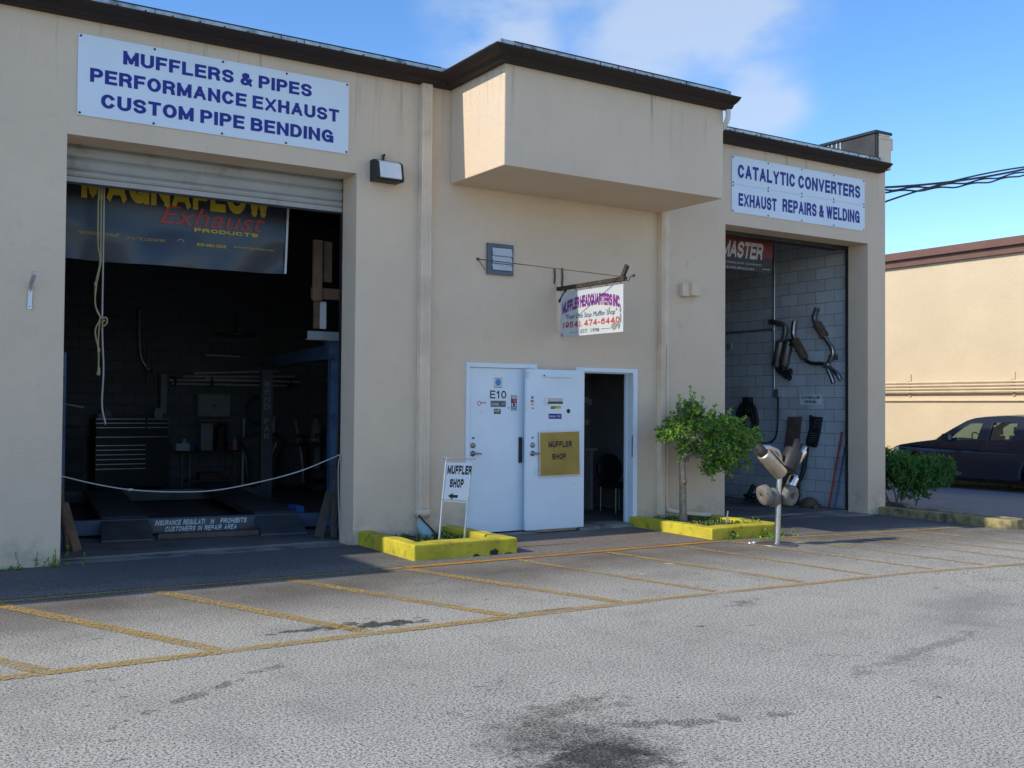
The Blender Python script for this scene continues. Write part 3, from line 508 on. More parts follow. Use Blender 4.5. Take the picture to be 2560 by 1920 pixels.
lockset(door1, 6.588, DY1, 1.143, 1.042, 1); lockset(door2, 7.395, DY2, 1.14, 1.035, 1)
b = MB(); b.box(7.262, 7.300, DY1-.03, DY1, .915, 1.24); b.build('latch_guard', m_dark, door1)
b = MB(); b.box(7.54, 7.985, DY2-.028, DY2, 2.012, 2.042); b.box(7.545, 7.565, DY2-.031, DY2-.028, 2.02, 2.035, 1); b.build('door_closer', [m_white, m_black], door2)
b = MB(); b.lathe((7.955, DY2, 1.575), (0, -1, 0), [(0, .03), (.004, .024), (.006, .0)], 12); b.build('broken_hole', m_black, door2)
U, V = (1, 0, 0), (0, 0, 1)
def sticker(door, yy, x0, x1, z0, z1, base, items=(), name='sticker', label=None):
    ms = [base]; b = MB(); b.box(x0, x1, yy-.002, yy, z0, z1)
    for it in items:
        if it[-1] not in ms: ms.append(it[-1])
        mi = ms.index(it[-1])
        if it[0] == 't': _, s, a, c, d, e, bo, sh, _m = it; (stroke_text(b, s, x0+(x1-x0)*a, x0+(x1-x0)*c, z0+(z1-z0)*d, z0+(z1-z0)*e, (0, yy-.0032, 0), U, V, mi, .24) if bo else b.text(s, x0+(x1-x0)*a, x0+(x1-x0)*c, z0+(z1-z0)*d, z0+(z1-z0)*e, (0, yy-.0032, 0), U, V, mi, 0, sh))
        elif it[0] == 'b': _, a, c, d, e, _m = it; b.box(x0+(x1-x0)*a, x0+(x1-x0)*c, yy-.0028, yy-.002, z0+(z1-z0)*d, z0+(z1-z0)*e, mi)
        elif it[0] == 'c': _, cx, cz, r, _m = it; b.lathe((x0+(x1-x0)*cx, yy-.002, z0+(z1-z0)*cz), (0, -1, 0), [(0, r), (.0009, r), (.001, 0)], 20, mi, False)
    o = b.build(name, ms, door, recalc=True)
    if label: o['label'] = label
    return o
W, K, Bl, Rd, Ye, Lb = m_paper, m_black, m_blue, m_red, m_yel, m_lblue
b = MB(); stroke_text(b, 'E10', 6.832, 7.072, 1.728, 1.828, (0, DY1-.002, 0), U, V, 0, .17, .16); b.build('unit_number', K, door1, recalc=False)
sticker(door1, DY1, 6.885, 7.014, 1.862, 1.993, W, [('c', .5, .52, .042, Lb), ('b', .28, .72, .40, .66, W), ('t', 'ASE', .32, .68, .44, .62, .02, 0, Lb), ('b', .1, .9, .04, .09, K), ('b', .15, .85, .91, .95, K)], label='square white sticker with a blue round badge')
sticker(door1, DY1, 6.841, 7.066, 1.622, 1.700, m_ventf, [('t', 'DYNO', .06, .52, .22, .62, .03, 0, W), ('b', .62, .9, .3, .8, m_navy), ('t', 'nox', .68, .92, .35, .7, .0, .2, m_slat)], label='slate bumper sticker reading DYNO')
sticker(door1, DY1, 6.891, 6.990, 1.533, 1.599, K, [('t', 'MF', .1, .9, .42, .86, .02, .25, W), ('b', .1, .9, .16, .26, Ye)], label='black sticker with MF and a yellow stripe')
sticker(door1, DY1, 7.145, 7.23, 1.580, 1.771, K, [('b', .08, .92, .77, .97, W), ('c', .4, .63, .022, Rd), ('c', .62, .63, .022, m_pink), ('b', .08, .92, .27, .48, W), ('c', .5, .38, .018, Bl), ('b', .08, .92, .03, .22, m_slat), ('t', 'VISA', .15, .85, .06, .19, .02, .2, Bl), ('t', 'DISCOVER', .12, .88, .83, .92, .0, 0, K)], label='column of payment card signs')
b = MB(); b.lathe((6.675, DY1-.001, 1.666), (0, -1, 0), [(0, .030), (.001, .030), (.001, .02), (0, .02)], 18); b.tube([(6.70, DY1-.002, 1.668), (6.72, DY1-.002, 1.68), (6.735, DY1-.002, 1.664), (6.75, DY1-.002, 1.682), (6.774, DY1-.002, 1.668)], .005, 6); b.build('sticker', m_pink, door1)['label'] = 'pink curling emblem'
sticker(door1, DY1, 6.575, 6.612, 1.222, 1.246, m_bluep); sticker(door1, DY1, 7.10, 7.115, 1.60, 1.62, m_bluep)
sticker(door2, DY2, 7.627, 7.865, 1.667, 1.739, W, [('b', 0, 1, .86, .94, Rd), ('b', 0, 1, 0, .34, m_navy), ('t', 'Powermaster', .04, .98, .2, .72, .0, .2, K)], label='white and navy sticker with a red top stripe')
sticker(door2, DY2, 7.673, 7.834, 1.604, 1.643, Ye, [('b', 0, .42, 0, .45, K), ('b', .5, 1, .0, .2, W), ('t', 'Magna', .1, .62, .52, .9, .0, .2, K)], label='small yellow and black torn sticker')
sticker(door2, DY2, 7.641, 7.845, 1.474, 1.541, m_blue, [('t', 'DYNO', .06, .52, .28, .66, .03, 0, W), ('b', .60, .92, .2, .24, Rd), ('t', 'nox', .62, .92, .35, .75, .0, .2, W)], label='navy bumper sticker reading DYNO')
sticker(door2, DY2, 7.372, 7.408, 1.728, 1.762, m_bluep, [('t', 'AM', .2, .8, .3, .7, .01, 0, W)]); sticker(door2, DY2, 7.366, 7.414, 1.685, 1.714, m_redp, [('b', .45, 1, .2, .8, Ye)]); sticker(door2, DY2, 7.372, 7.408, 1.645, 1.67, W, [('b', .1, .9, .4, .8, K)]); sticker(door2, DY2, 7.370, 7.412, 1.598, 1.625, W, [('b', .6, 1, .0, .5, K)]); sticker(door2, DY2, 7.382, 7.412, 1.222, 1.248, m_lblue)

# ------------------------------------------------------------------ signs
def panel_sign(name, x0, x1, z0, z1, yy, label, lines, holes_x, holes_z, mid=None):
    t = thing(name, ((x0+x1)/2, yy, z0), label, 'sign')
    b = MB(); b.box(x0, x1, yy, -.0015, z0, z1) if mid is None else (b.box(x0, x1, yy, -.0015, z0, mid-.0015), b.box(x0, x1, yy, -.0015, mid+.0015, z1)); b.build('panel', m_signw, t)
    for s, a, c, d, e in lines:
        b = MB(); stroke_text(b, s, a, c, d, e, (0, yy-.003, 0), U, V, 0, .215, .10, space=.27, ws=.68); b.build('lettering', m_blue, t, recalc=False)
    b = MB()
    for x in holes_x:
        for z in holes_z: b.lathe((x, yy, z), (0, -1, 0), [(0, .013), (.006, .011), (.008, 0)], 8)
    b.build('screw', m_dark, t); return t
panel_sign('bay_sign', 1.931, 4.872, 4.5305, 5.3555, -.014, 'long white sign over the left bay reading MUFFLERS & PIPES in blue', [('MUFFLERS & PIPES', 2.366, 4.418, 5.117, 5.258), ('PERFORMANCE EXHAUST', 2.048, 4.751, 4.882, 5.025), ('CUSTOM PIPE BENDING', 2.156, 4.685, 4.634, 4.778)], (1.955, 2.68, 3.40, 4.12, 4.848), (4.553, 5.333))
panel_sign('bay_sign', 10.953, 13.904, 4.515, 5.35, -.014, 'white sign over the right bay reading CATALYTIC CONVERTERS in blue', [('CATALYTIC CONVERTERS', 11.068, 13.789, 5.034, 5.235), ('EXHAUST', 11.085, 11.88, 4.62, 4.81), ('REPAIRS & WELDING', 12.007, 13.776, 4.63, 4.83)], (10.975, 11.70, 12.43, 13.16, 13.88), (4.537, 4.905, 4.955, 5.328), 4.93)
t = thing('muffler_shop_board', (7.80, DY2, .74), 'square gold board reading MUFFLER SHOP on the open white door', 'sign')
GY = DY2-.022
b = MB(); b.prism([(7.497, .742), (8.124, .75), (8.112, 1.312), (7.487, 1.300)], lambda u, v, w_: (u, w_, v), GY, DY2-.001); b.build('board', m_gold, t)
b = MB()
for p, q in (((7.487, 1.3), (7.497, .742)), ((7.487, 1.303), (8.112, 1.315)), ((8.114, 1.315), (8.126, .75)), ((7.495, .740), (8.126, .748))): b.bar((p[0], GY-.001, p[1]), (q[0], GY-.001, q[1]), .012, .009, 0, (0, 1, 0))
b.build('metal_edge', m_galv, t)
for a in (('MUFFLER', 7.63, 7.994, 1.108, 1.188), ('SHOP', 7.686, 7.902, .951, 1.03)): b = MB(); stroke_text(b, *a, (0, GY-.003, 0), U, V, 0, .24, .2); b.build('lettering', K, t, recalc=False)
# the projecting sign
t = thing('sign_bracket', (7.84, -.02, 2.6), 'rusty iron arm with post and stay wires on the wall above the open door', 'bracket')
b = MB(); b.bar((7.84, -.02, 3.165), (7.84, -1.42, 3.165), .05, .05); b.bar((7.84, -.03, 2.98), (7.84, -.2, 3.14), .02, .02); b.bar((7.84, -1.35, 3.17), (7.84, -1.45, 3.32), .035, .05); b.build('arm', m_iron, t)
b = MB(); b.box(7.815, 7.865, -.05, -.003, 2.606, 3.22); b.build('post', m_trim, t)
b = MB()
for x, z0, z1 in ((7.79, 3.23, 3.44), (7.91, 3.20, 3.45)):
    b.tube([(x, -.012, z0), (x+.004, -.02, (z0+z1)/2), (x, -.012, z1)], .012, 6)
b.build('wall_strap', m_rust, t)
b = MB(); b.tube([(6.63, -.004, 3.46), (6.66, -.02, 3.458), (7.84, -1.38, 3.19)], .006, 6); b.tube([(6.63, -.004, 3.46), (6.70, -.01, 3.38), (6.74, -.004, 3.33)], .004, 5); b.tube(smoothpath([(9.12, -.004, 3.44), (8.9, -.2, 3.38), (7.9, -1.40, 3.14), (7.84, -1.4, 3.16)]), .005, 6); b.lathe((6.63, -.001, 3.46), (0, -1, 0), [(0, .022), (.02, .016), (.022, 0)], 10); b.lathe((9.12, -.001, 3.44), (0, -1, 0), [(0, .02), (.02, .014), (.022, 0)], 10); b.build('stay_wire', m_rust, t)
t = thing('hanging_sign', (7.84, -.74, 2.53), 'white double sided sign reading MUFFLER HEADQUARTERS INC. hanging from the iron arm', 'sign')
b = MB(); b.box(7.834, 7.846, -1.385, -.098, 2.532, 3.105); b.build('panel', mat('aged_sign_panel', (.50, .535, .56), .5, 0, .06, 2, dirt=((.3, .29, .26), 5, .6, .8, .4)), t)
UY = (0, -1, 0); OX = (7.8315, 0, 0); OX2 = (7.8300, 0, 0)
b = MB(); arch = lambda u, q: .075*(1-(2*u-1)**2)
stroke_text(b, 'MUFFLER HEADQUARTERS INC.', .136, 1.338, 2.820, 2.962, OX, UY, V, 0, .26, .06, arch); b.build('headline', m_redp, t, recalc=False)
b = MB(); stroke_text(b, 'MUFFLER HEADQUARTERS INC.', .138, 1.332, 2.828, 2.968, OX2, UY, V, 0, .20, .12, arch); b.build('headline', mat('purple_lettering', (.10, .03, .30), .5), t, recalc=False)
b = MB(); b.text('"Your One Stop Muffler Shop"', .20, 1.274, 2.735, 2.820, OX, UY, V, 0, .0, .25); b.text('EST. 1998', .535, .919, 2.562, 2.607, OX, UY, V, 0, .0)
b.box(7.831, 7.8335, -.50, -.296, 2.580, 2.584); b.box(7.831, 7.8335, -1.153, -.95, 2.588, 2.592); b.build('small_lettering', m_navy, t)
b = MB(); stroke_text(b, '(954). 474-6440', .150, 1.320, 2.645, 2.722, OX, UY, V, 0, .19, .16); b.build('phone_number', m_redp, t, recalc=False)
def blob(cy, cz, ry, rz, sd, n_=16):
    rnd = random.Random(sd); return [(cy+ry*math.cos(a)*(.8+.4*rnd.random()), cz+rz*math.sin(a)*(.8+.4*rnd.random())) for a in [2*math.pi*i/n_ for i in range(n_)]]
b = MB()
for cy, cz, ry, rz, sd in ((1.215, 2.612, .055, .048, 1), (1.305, 2.615, .028, .04, 2), (1.34, 2.70, .014, .06, 3), (1.335, 2.80, .015, .03, 4), (1.12, 2.83, .010, .02, 5), (.125, 2.56, .018, .02, 6), (1.05, 2.82, .006, .006, 7), (.72, 2.82, .004, .004, 8)):
    b.prism(blob(cy, cz, ry, rz, sd), lambda u, v, w_: (w_, -u, v), 7.8285, 7.8338)
b.build('peeled_patch', mat('bare_grey_patch', (.25, .24, .22), .8), t)
b = MB()
for y in (-.17, -.42, -.72, -1.05, -1.33): b.tube([(7.84, y, 3.19), (7.825, y, 3.16), (7.84, y, 3.12), (7.852, y, 3.09), (7.84, y, 3.075)], .006, 6)
b.build('hook', m_rust, t)
# A-frame sign standing in the planter
t = thing('step_sign', (5.76, -1.0, .12), 'small white MUFFLER SHOP arrow sign on wire legs in the yellow planter', 'sign')
b = MB()
for pts in (((5.565, -1.0, .06), (5.608, -1.0, .58), (5.655, -1.0, 1.045)), ((5.885, -1.0, .06), (5.930, -1.0, .56), (5.99, -1.0, 1.035))): b.tube(pts, .011, 8)
b.tube([(5.60, -1.0, 1.05), (6.03, -1.0, 1.037)], .010, 8); b.tube([(5.60, -1.0, .597), (5.932, -1.0, .560)], .011, 8); b.bar((5.63, -1.0, 1.06), (5.69, -1.0, 1.052), .01, .012); b.bar((5.955, -1.0, 1.048), (6.035, -1.0, 1.04), .01, .014); b.build('wire_frame', m_galv, t)
def shp(u, v): return (5.618+.046*v+u*(.315+.018*v), v*.44+.575-.035*u*(1-v)*.6-.012*u)      # slanted board: u across, v up
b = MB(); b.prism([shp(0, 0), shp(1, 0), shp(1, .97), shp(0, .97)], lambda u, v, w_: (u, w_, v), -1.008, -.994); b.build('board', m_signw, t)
b = MB()
def slant(s, u0, u1, v0, v1):
    q = MB(); stroke_text(q, s, u0, u1, v0, v1, (0, 0, 0), U, V, 0, .26, .18)
    b.add([(shp(x, z)[0], -1.0105+y, shp(x, z)[1]) for x, y, z in q.v], q.f)
slant('MUFFLER', .04, .98, .68, .90); slant('SHOP', .18, .72, .35, .57)
b.prism([shp(*q) for q in ((.16, .14), (.36, .22), (.34, .17), (.55, .175), (.55, .105), (.34, .10), (.36, .05))], lambda u, v, w_: (u, w_, v), -1.0105, -1.0085); b.build('lettering', K, t, recalc=False)

# ------------------------------------------------------------------ things fixed to the wall
t = thing('flood_lamp', (5.33, -.1, 4.25), 'black wall pack floodlight with clear lens right of the left bay', 'lamp')
b = MB(); b.prism([(0, 4.25), (0, 4.50), (-.10, 4.50), (-.17, 4.46), (-.21, 4.27), (-.19, 4.245)], lambda u, v, w_: (w_, u-.003, v), 5.15, 5.50); b.build('housing', m_dark, t, bevel=.008)
b = MB(); b.prism([(-.11, 4.49), (-.172, 4.457), (-.209, 4.282), (-.20, 4.27)], lambda u, v, w_: (w_, u-.012, v), 5.19, 5.465); b.build('lens', m_lens, t, bevel=.006)
b = MB(); b.tube([(5.31, -.03, 4.50), (5.31, -.03, 4.575), (5.33, -.03, 4.58)], .016, 8); b.build('photocell', m_dark, t)
t = thing('vent_louvre', (6.945, -.02, 3.28), 'slate framed wall vent with three pale metal slats', 'vent')
b = MB()
for q in ((6.755, 7.138, 3.282, 3.335), (6.755, 7.138, 3.628, 3.674), (6.755, 6.815, 3.3351, 3.6279), (7.112, 7.138, 3.3351, 3.6279)): b.box(q[0], q[1], -.035, -.002, q[2], q[3])
b.box(6.8151, 7.1119, -.008, -.002, 3.3352, 3.6278); b.build('frame', m_ventf, t)
for z0, z1 in ((3.52, 3.622), (3.425, 3.517), (3.34, 3.42)):
    b = MB(); b.prism([(-.030, z1), (-.034, z1), (-.058, z0+.01), (-.050, z0), (-.044, z0+.012)], lambda u, v, w_: (w_, u, v), 6.822, 7.108); b.build('slat', m_slat, t)
t = thing('junction_box', (10.11, -.05, 3.2), 'small beige utility box on the wall left of the right bay', 'utility box')
b = MB(); b.box(9.935, 10.05, -.10, -.002, 3.205, 3.385); b.build('cover', m_trim, t, bevel=.006)
b = MB(); b.box(10.051, 10.22, -.16, -.002, 3.215, 3.39); b.build('housing', m_wall, t, bevel=.008)
b = MB(); b.bar((1.525, -.012, 2.545), (1.53, -.012, 2.74), .038, .012, 0, (0, 1, 0)); b.tube(smoothpath([(1.53, -.014, 2.735), (1.53, -.035, 2.775), (1.53, -.08, 2.80)]), .018, 8); b.bar((1.53, -.075, 2.797), (1.53, -.23, 2.855), .038, .02); b.bar((1.53, -.23, 2.857), (1.53, -.24, 2.895), .045, .012, 0, (0, 1, 0))
b.lathe((1.526, -.019, 2.57), (0, -1, 0), [(0, .006), (.002, 0)], 8, 1); b.lathe((1.529, -.019, 2.715), (0, -1, 0), [(0, .006), (.002, 0)], 8, 1)
tag(b.build('wall_hook', [m_galv, m_black], loc=(1.53, 0, 2.55)), 'bare galvanised angle hook on the wall left of the left bay', 'hook')
b = MB(); b.bar((5.775, -.12, .33), (5.985, -.30, .05), .02, .02); tag(b.build('iron_rod', m_dark, loc=(5.9, -.2, .1)), 'thin black iron rod leaning on the downspout in the planter', 'rod')

# ------------------------------------------------------------------ planters
def planter(name, x0, x1, yf, z0, h, wd, label, grp):
    b = MB(); pl = [(x0, -.002), (x0, yf), (x1, yf), (x1, -.002), (x1-wd, -.002), (x1-wd, yf+wd*1.5), (x0+wd, yf+wd*1.5), (x0+wd, -.002)]
    n_ = len(pl); N = 14; vs = []; fs = []
    b.prism(pl, lambda u, v, w_: (u, v, w_), z0, h)
    o = b.build(name, m_kerb, loc=((x0+x1)/2, yf, z0), bevel=.018); tag(o, label, 'planter', grp)
    bm = bmesh.new(); bm.from_mesh(o.data); bmesh.ops.subdivide_edges(bm, edges=[e for e in bm.edges if e.calc_length() > .2], cuts=8, use_grid_fill=True)
    for v in bm.verts:
        d = mnoise.noise(Vector(v.co)*6); v.co += Vector((d*.006, mnoise.noise(Vector(v.co)*5+Vector((3, 1, 2)))*.008, d*.008*(1 if v.co.z > .1 else 0)))
    bm.to_mesh(o.data); bm.free(); return o
planter('kerb_planter', 5.05, 6.33, -1.42, -.06, .175, .17, 'yellow painted kerb planter below the downspout, left of the doors', 'yellow planters')
planter('kerb_planter', 9.06, 10.27, -1.62, -.08, .145, .17, 'yellow painted kerb planter around the little tree', 'yellow planters')
for px, pts in ((0, ((5.80, .012, .035, .022), (6.03, .03, .055, .04), (6.21, .008, .05, .014))), (1, ((9.40, .05, .055, .06), (9.9, .0, .08, .02)))):
    pl_ = [o for o in bpy.data.objects if o.name.startswith('kerb_planter')][px]; b = MB(); yy = -1.424 if px == 0 else -1.624
    for i, (cx_, cz_, rx_, rz_) in enumerate(pts):
        rr_ = random.Random(i+px*7); b.prism([(cx_+rx_*math.cos(q)*(.7+.5*rr_.random()), max(cz_+gz(cx_)+rz_*math.sin(q)*(.7+.5*rr_.random()), gz(cx_)+.003)) for q in [2*math.pi*k/14 for k in range(14)]], lambda u, v, w_: (u, w_, v), yy-.008, yy+.02)
    b.build('drain_hole', m_black, pl_)
def soil(x0, x1, y0, y1, z, amp=.03):
    b = MB(); nx, ny = 14, 14
    b.add([(x0+(x1-x0)*i/nx, y0+(y1-y0)*j/ny, z+amp*mnoise.noise(Vector((i*.6, j*.6, x0)))) for j in range(ny+1) for i in range(nx+1)], [(j*(nx+1)+i, j*(nx+1)+i+1, (j+1)*(nx+1)+i+1, (j+1)*(nx+1)+i) for j in range(ny) for i in range(nx)], 0, True)
    return b.build('soil', m_soil)
for a in ((5.20, 6.18, -1.19, -.003, .07), (9.21, 10.12, -1.40, -.003, .085)): tag(soil(*a), None, None, kind='structure')
def leaf(mb, p, d, L, wd, m):
    d = Vector(d).normalized(); s = d.cross(Vector((random.gauss(0, 1), random.gauss(0, 1), random.gauss(0, 1)))).normalized(); nrm = s.cross(d); p = Vector(p)
    mb.add([p, p+d*L*.45+s*wd/2+nrm*L*.06, p+d*L, p+d*L*.45-s*wd/2+nrm*L*.06, p+d*L*.5-nrm*L*.03], [(0, 1, 4), (1, 2, 4), (4, 2, 3), (0, 4, 3)], m)
def rdir(up=.2):
    v = Vector((random.gauss(0, 1), random.gauss(0, 1), random.gauss(0, 1)+up)); return v.normalized()
def clump(mb, c, r, n_, L=(.042, .072), ms=(0, 1, 2), wts=(2, 4, 3), twigs=None):
    c = Vector(c); k = max(1, n_//9)
    for _ in range(k):
        o = Vector((random.gauss(0, 1), random.gauss(0, 1), random.gauss(0, 1))); o = o.normalized()*random.random()**.35
        q = c+Vector((o.x*r[0], o.y*r[1], o.z*r[2])); ax = (rdir(.5)+o*.7).normalized(); tl = random.uniform(.05, .12)
        mi = random.choices(ms, wts)[0]
        if twigs is not None: twigs.tube([q-ax*tl*.8, q+ax*tl*.8], .0022, 4, 0, False)
        for i in range(9):
            l = random.uniform(*L); leaf(mb, q+ax*tl*(i/8-.4), (ax*.5+rdir(.1)).normalized(), l, l*random.uniform(.4, .55), mi if random.random() < .75 else random.choice(ms))
tree = thing('ornamental_tree', (9.5, -.6, .09), 'small clipped leafy tree with a bare trunk in the yellow planter', 'tree')
b = MB(); b.tube(smoothpath([(9.50, -.6, .06), (9.495, -.6, .35), (9.49, -.6, .65), (9.49, -.59, .90), (9.52, -.58, 1.0)]), [.058]*3+[.050]*6+[.046]*6+[.044]*6+[.042]*4, 14)
for pts, r in (([(9.47, -.6, .88), (9.46, -.62, 1.1), (9.48, -.6, 1.32)], .016), ([(9.53, -.58, .92), (9.58, -.56, 1.12), (9.70, -.5, 1.3)], .022), ([(9.55, -.58, .95), (9.85, -.6, 1.1), (10.2, -.62, 1.25)], .014), ([(9.54, -.6, .95), (9.8, -.7, 1.0), (10.1, -.8, 1.0)], .015), ([(9.5, -.6, .9), (9.3, -.62, 1.12), (9.2, -.6, 1.3)], .013), ([(9.6, -.55, 1.1), (9.66, -.55, 1.5), (9.66, -.6, 1.8)], .012), ([(9.52, -.6, 1.1), (9.46, -.62, 1.5), (9.42, -.6, 1.72)], .010), ([(9.7, -.5, 1.3), (10.0, -.5, 1.4), (10.45, -.55, 1.38)], .014)):
    b.tube(smoothpath(pts, 4), r, 8)
b.lathe((9.475, -.645, .64), (-.3, -1, .1), [(0, .03), (.03, .028), (.032, 0)], 10, 1); b.lathe((9.52, -.635, .93), (.3, -1, .3), [(0, .028), (.035, .026), (.037, 0)], 10, 1)
b.build('trunk', [m_bark, m_wood], tree)
lf = MB(); tw = MB()
for c, r, n_ in (((9.72, -.6, 1.42), (.40, .36, .15), 1400), ((10.2, -.6, 1.33), (.40, .34, .19), 1600), ((10.58, -.6, 1.20), (.30, .28, .17), 950), ((9.36, -.6, 1.30), (.22, .28, .13), 700), ((9.16, -.6, 1.25), (.10, .12, .07), 140), ((9.62, -.6, 1.58), (.22, .2, .11), 480),
                 ((10.02, -.65, 1.07), (.38, .3, .16), 1500), ((10.15, -.62, .89), (.24, .2, .12), 600), ((9.97, -.6, .78), (.12, .12, .10), 180), ((10.5, -.62, .98), (.14, .14, .12), 240), ((9.42, -.66, 1.07), (.05, .07, .13), 130), ((10.62, -.6, .88), (.05, .07, .07), 40), ((9.7, -.7, 1.12), (.14, .14, .1), 150)):
    clump(lf, c, r, n_, twigs=tw)
for x0, z0, x1, z1 in ((9.62, 1.5, 9.60, 1.90), (9.45, 1.45, 9.40, 1.78), (9.78, 1.5, 9.83, 1.76), (9.33, 1.32, 9.25, 1.56), (9.66, 1.5, 9.68, 1.82), (9.56, 1.45, 9.52, 1.70), (10.0, .85, 10.02, .66), (10.6, .95, 10.68, .78), (9.9, .85, 9.84, .74), (10.6, 1.3, 10.86, 1.36), (10.7, 1.2, 10.93, 1.18), (10.2, 1.45, 10.34, 1.60), (10.0, 1.5, 10.06, 1.66), (9.2, 1.28, 9.04, 1.30), (10.45, 1.4, 10.62, 1.50), (10.25, .85, 10.36, .70), (9.42, 1.1, 9.38, .92), (10.5, 1.1, 10.8, 1.02), (9.52, 1.5, 9.48, 1.68)):
    p, q = Vector((x0, -.6, z0)), Vector((x1, -.62, z1)); tw.tube([p, q], .004, 5); ax = (q-p).normalized(); N = int((q-p).length/.011)
    for i in range(N):
        l = random.uniform(.035, .058); leaf(lf, p+(q-p)*(i/N), (ax*.6+rdir(0)).normalized(), l, l*.48, 0 if i > N*.55 else 1)
    for i in range(12): l = random.uniform(.03, .05); leaf(lf, q, (ax+rdir(.2)*.9).normalized(), l, l*.5, 0)
cr_ = lf.build('crown', [m_leafA, m_leafB, m_leafC], tree, recalc=False); tw.build('twigs', m_bark, tree)
def weed(x, y, z, h, n_, name, label, grp=None, sp=.12, yel=False):
    b = MB()
    for i in range(n_):
        q = Vector((x+random.gauss(0, sp), y+random.gauss(0, sp*.5), z)); hh = h*random.uniform(.4, 1); tip = q+Vector((random.gauss(0, .05), random.gauss(0, .05), hh)); b.tube([q, tip], .0025, 4, 2, False)
        for k in range(int(4+hh*45)): l = random.uniform(.02, .04); leaf(b, q+(tip-q)*random.random(), rdir(.4), l, l*.55, random.choice((0, 1, 1)))
    return tag(b.build(name, [m_leafA, m_leafB, m_leafC], loc=(x, y, z), recalc=False), label, 'plant', grp)
weed(1.72, -.07, .0, .20, 12, 'weed', 'green weed sprouting at the foot of the wall beside the left bay'); weed(1.25, -.06, 0, .06, 22, 'weed', 'low grass tuft along the wall base at the left edge', sp=.2)
weed(9.9, -1.72, -.02, .10, 26, 'weed', 'patch of weeds at the front foot of the tree planter', sp=.2); weed(9.42, -1.66, 0, .12, 8, 'weed', 'small weed growing out of the tree planter face', sp=.04); weed(10.05, -1.3, .1, .10, 14, 'weed', 'bright green weeds on the right rim of the tree planter', sp=.10)
def cover(name, x0, x1, y0, y1, z, n_, label):
    b = MB()
    for i in range(n_):
        q = (random.uniform(x0, x1), random.uniform(y0, y1), z); l = random.uniform(.02, .06); leaf(b, q, rdir(1.5), l, l*random.uniform(.15, .5), random.choice((0, 1, 2, 2, 2, 3, 3)))
    return tag(b.build(name, [m_leafA, m_leafB, m_leafC, m_wooddk], recalc=False), label, 'plants', None, 'stuff')
cover('ground_cover', 5.22, 6.16, -1.15, -.05, .085, 900, 'low weeds and litter covering the soil beside the downspout'); cover('ground_cover', 9.23, 10.1, -1.36, -.05, .10, 900, 'low weeds and litter covering the soil under the small tree')
b = MB(); b.tube([(9.80, -1.1, .10), (9.93, -1.0, .26)], .010, 8); tag(b.build('stake', m_galv, loc=(9.86, -1.05, .1)), 'short metal stake leaning in the tree planter soil', 'stake')

# ------------------------------------------------------------------ island, bush at the right corner
b = MB(); pl = [(14.25, -.002), (14.20, -2.20), (14.24, -2.31), (14.34, -2.35), (14.52, -2.33), (14.62, -2.26), (14.66, -2.12), (14.74, -.3), (15.30, .2), (15.42, 9), (15.30, 9), (15.20, .3), (14.64, -.25), (14.56, -2.06), (14.42, -2.10), (14.435, -.002)]
b.prism(pl, lambda u, v, w_: (u, v, w_), -.3, .045); tag(b.build('kerb', m_kerbold, loc=(14.3, -1.2, -.1), bevel=.015), 'faded yellow kerb round the narrow bush bed at the building corner', 'kerb')
b = MB(); b.prism([(14.437, -.05), (14.425, -2.09), (14.555, -2.05), (14.635, -.25), (15.19, .3), (15.29, 9), (14.437, 9)], lambda u, v, w_: (u, v, w_), -.25, .03); tag(b.build('soil', m_soil), None, None, kind='structure')
bush = thing('corner_bush', (15.2, .2, 0), 'dark green clipped bush at the corner of the beige shop', 'bush')
lf = MB(); st = MB()
for pts in ([(14.85, .1, 0), (14.8, .1, .25), (14.6, .1, .5)], [(14.9, .1, 0), (15.0, .0, .3), (15.1, -.1, .6)], [(15.1, .3, 0), (15.2, .3, .3), (15.4, .3, .6)], [(15.35, .1, 0), (15.45, .05, .3), (15.7, 0, .6)], [(14.9, .1, 0), (14.7, .3, .2), (14.6, .5, .5)], [(15.2, .5, 0), (15.1, .6, .4), (15.2, .7, .7)]): st.tube(smoothpath(pts, 4), .012, 6)
for c, r, n_ in (((14.9, .3, .68), (.45, .5, .24), 2600), ((15.45, .3, .64), (.5, .5, .24), 2800), ((16.05, .25, .60), (.36, .4, .24), 1800), ((15.75, .1, .44), (.34, .35, .16), 900), ((15.3, .2, .40), (.55, .4, .18), 1600), ((14.8, .5, .72), (.3, .4, .18), 500), ((15.55, .15, .35), (.25, .25, .14), 250), ((15.3, .1, .16), (.3, .25, .1), 180)):
    clump(lf, c, r, n_, (.05, .085), (0, 1), (3, 1), twigs=None)
lf.build('foliage', [m_leafD, m_leafC], bush, recalc=False); st.build('stems', m_wooddk, bush)
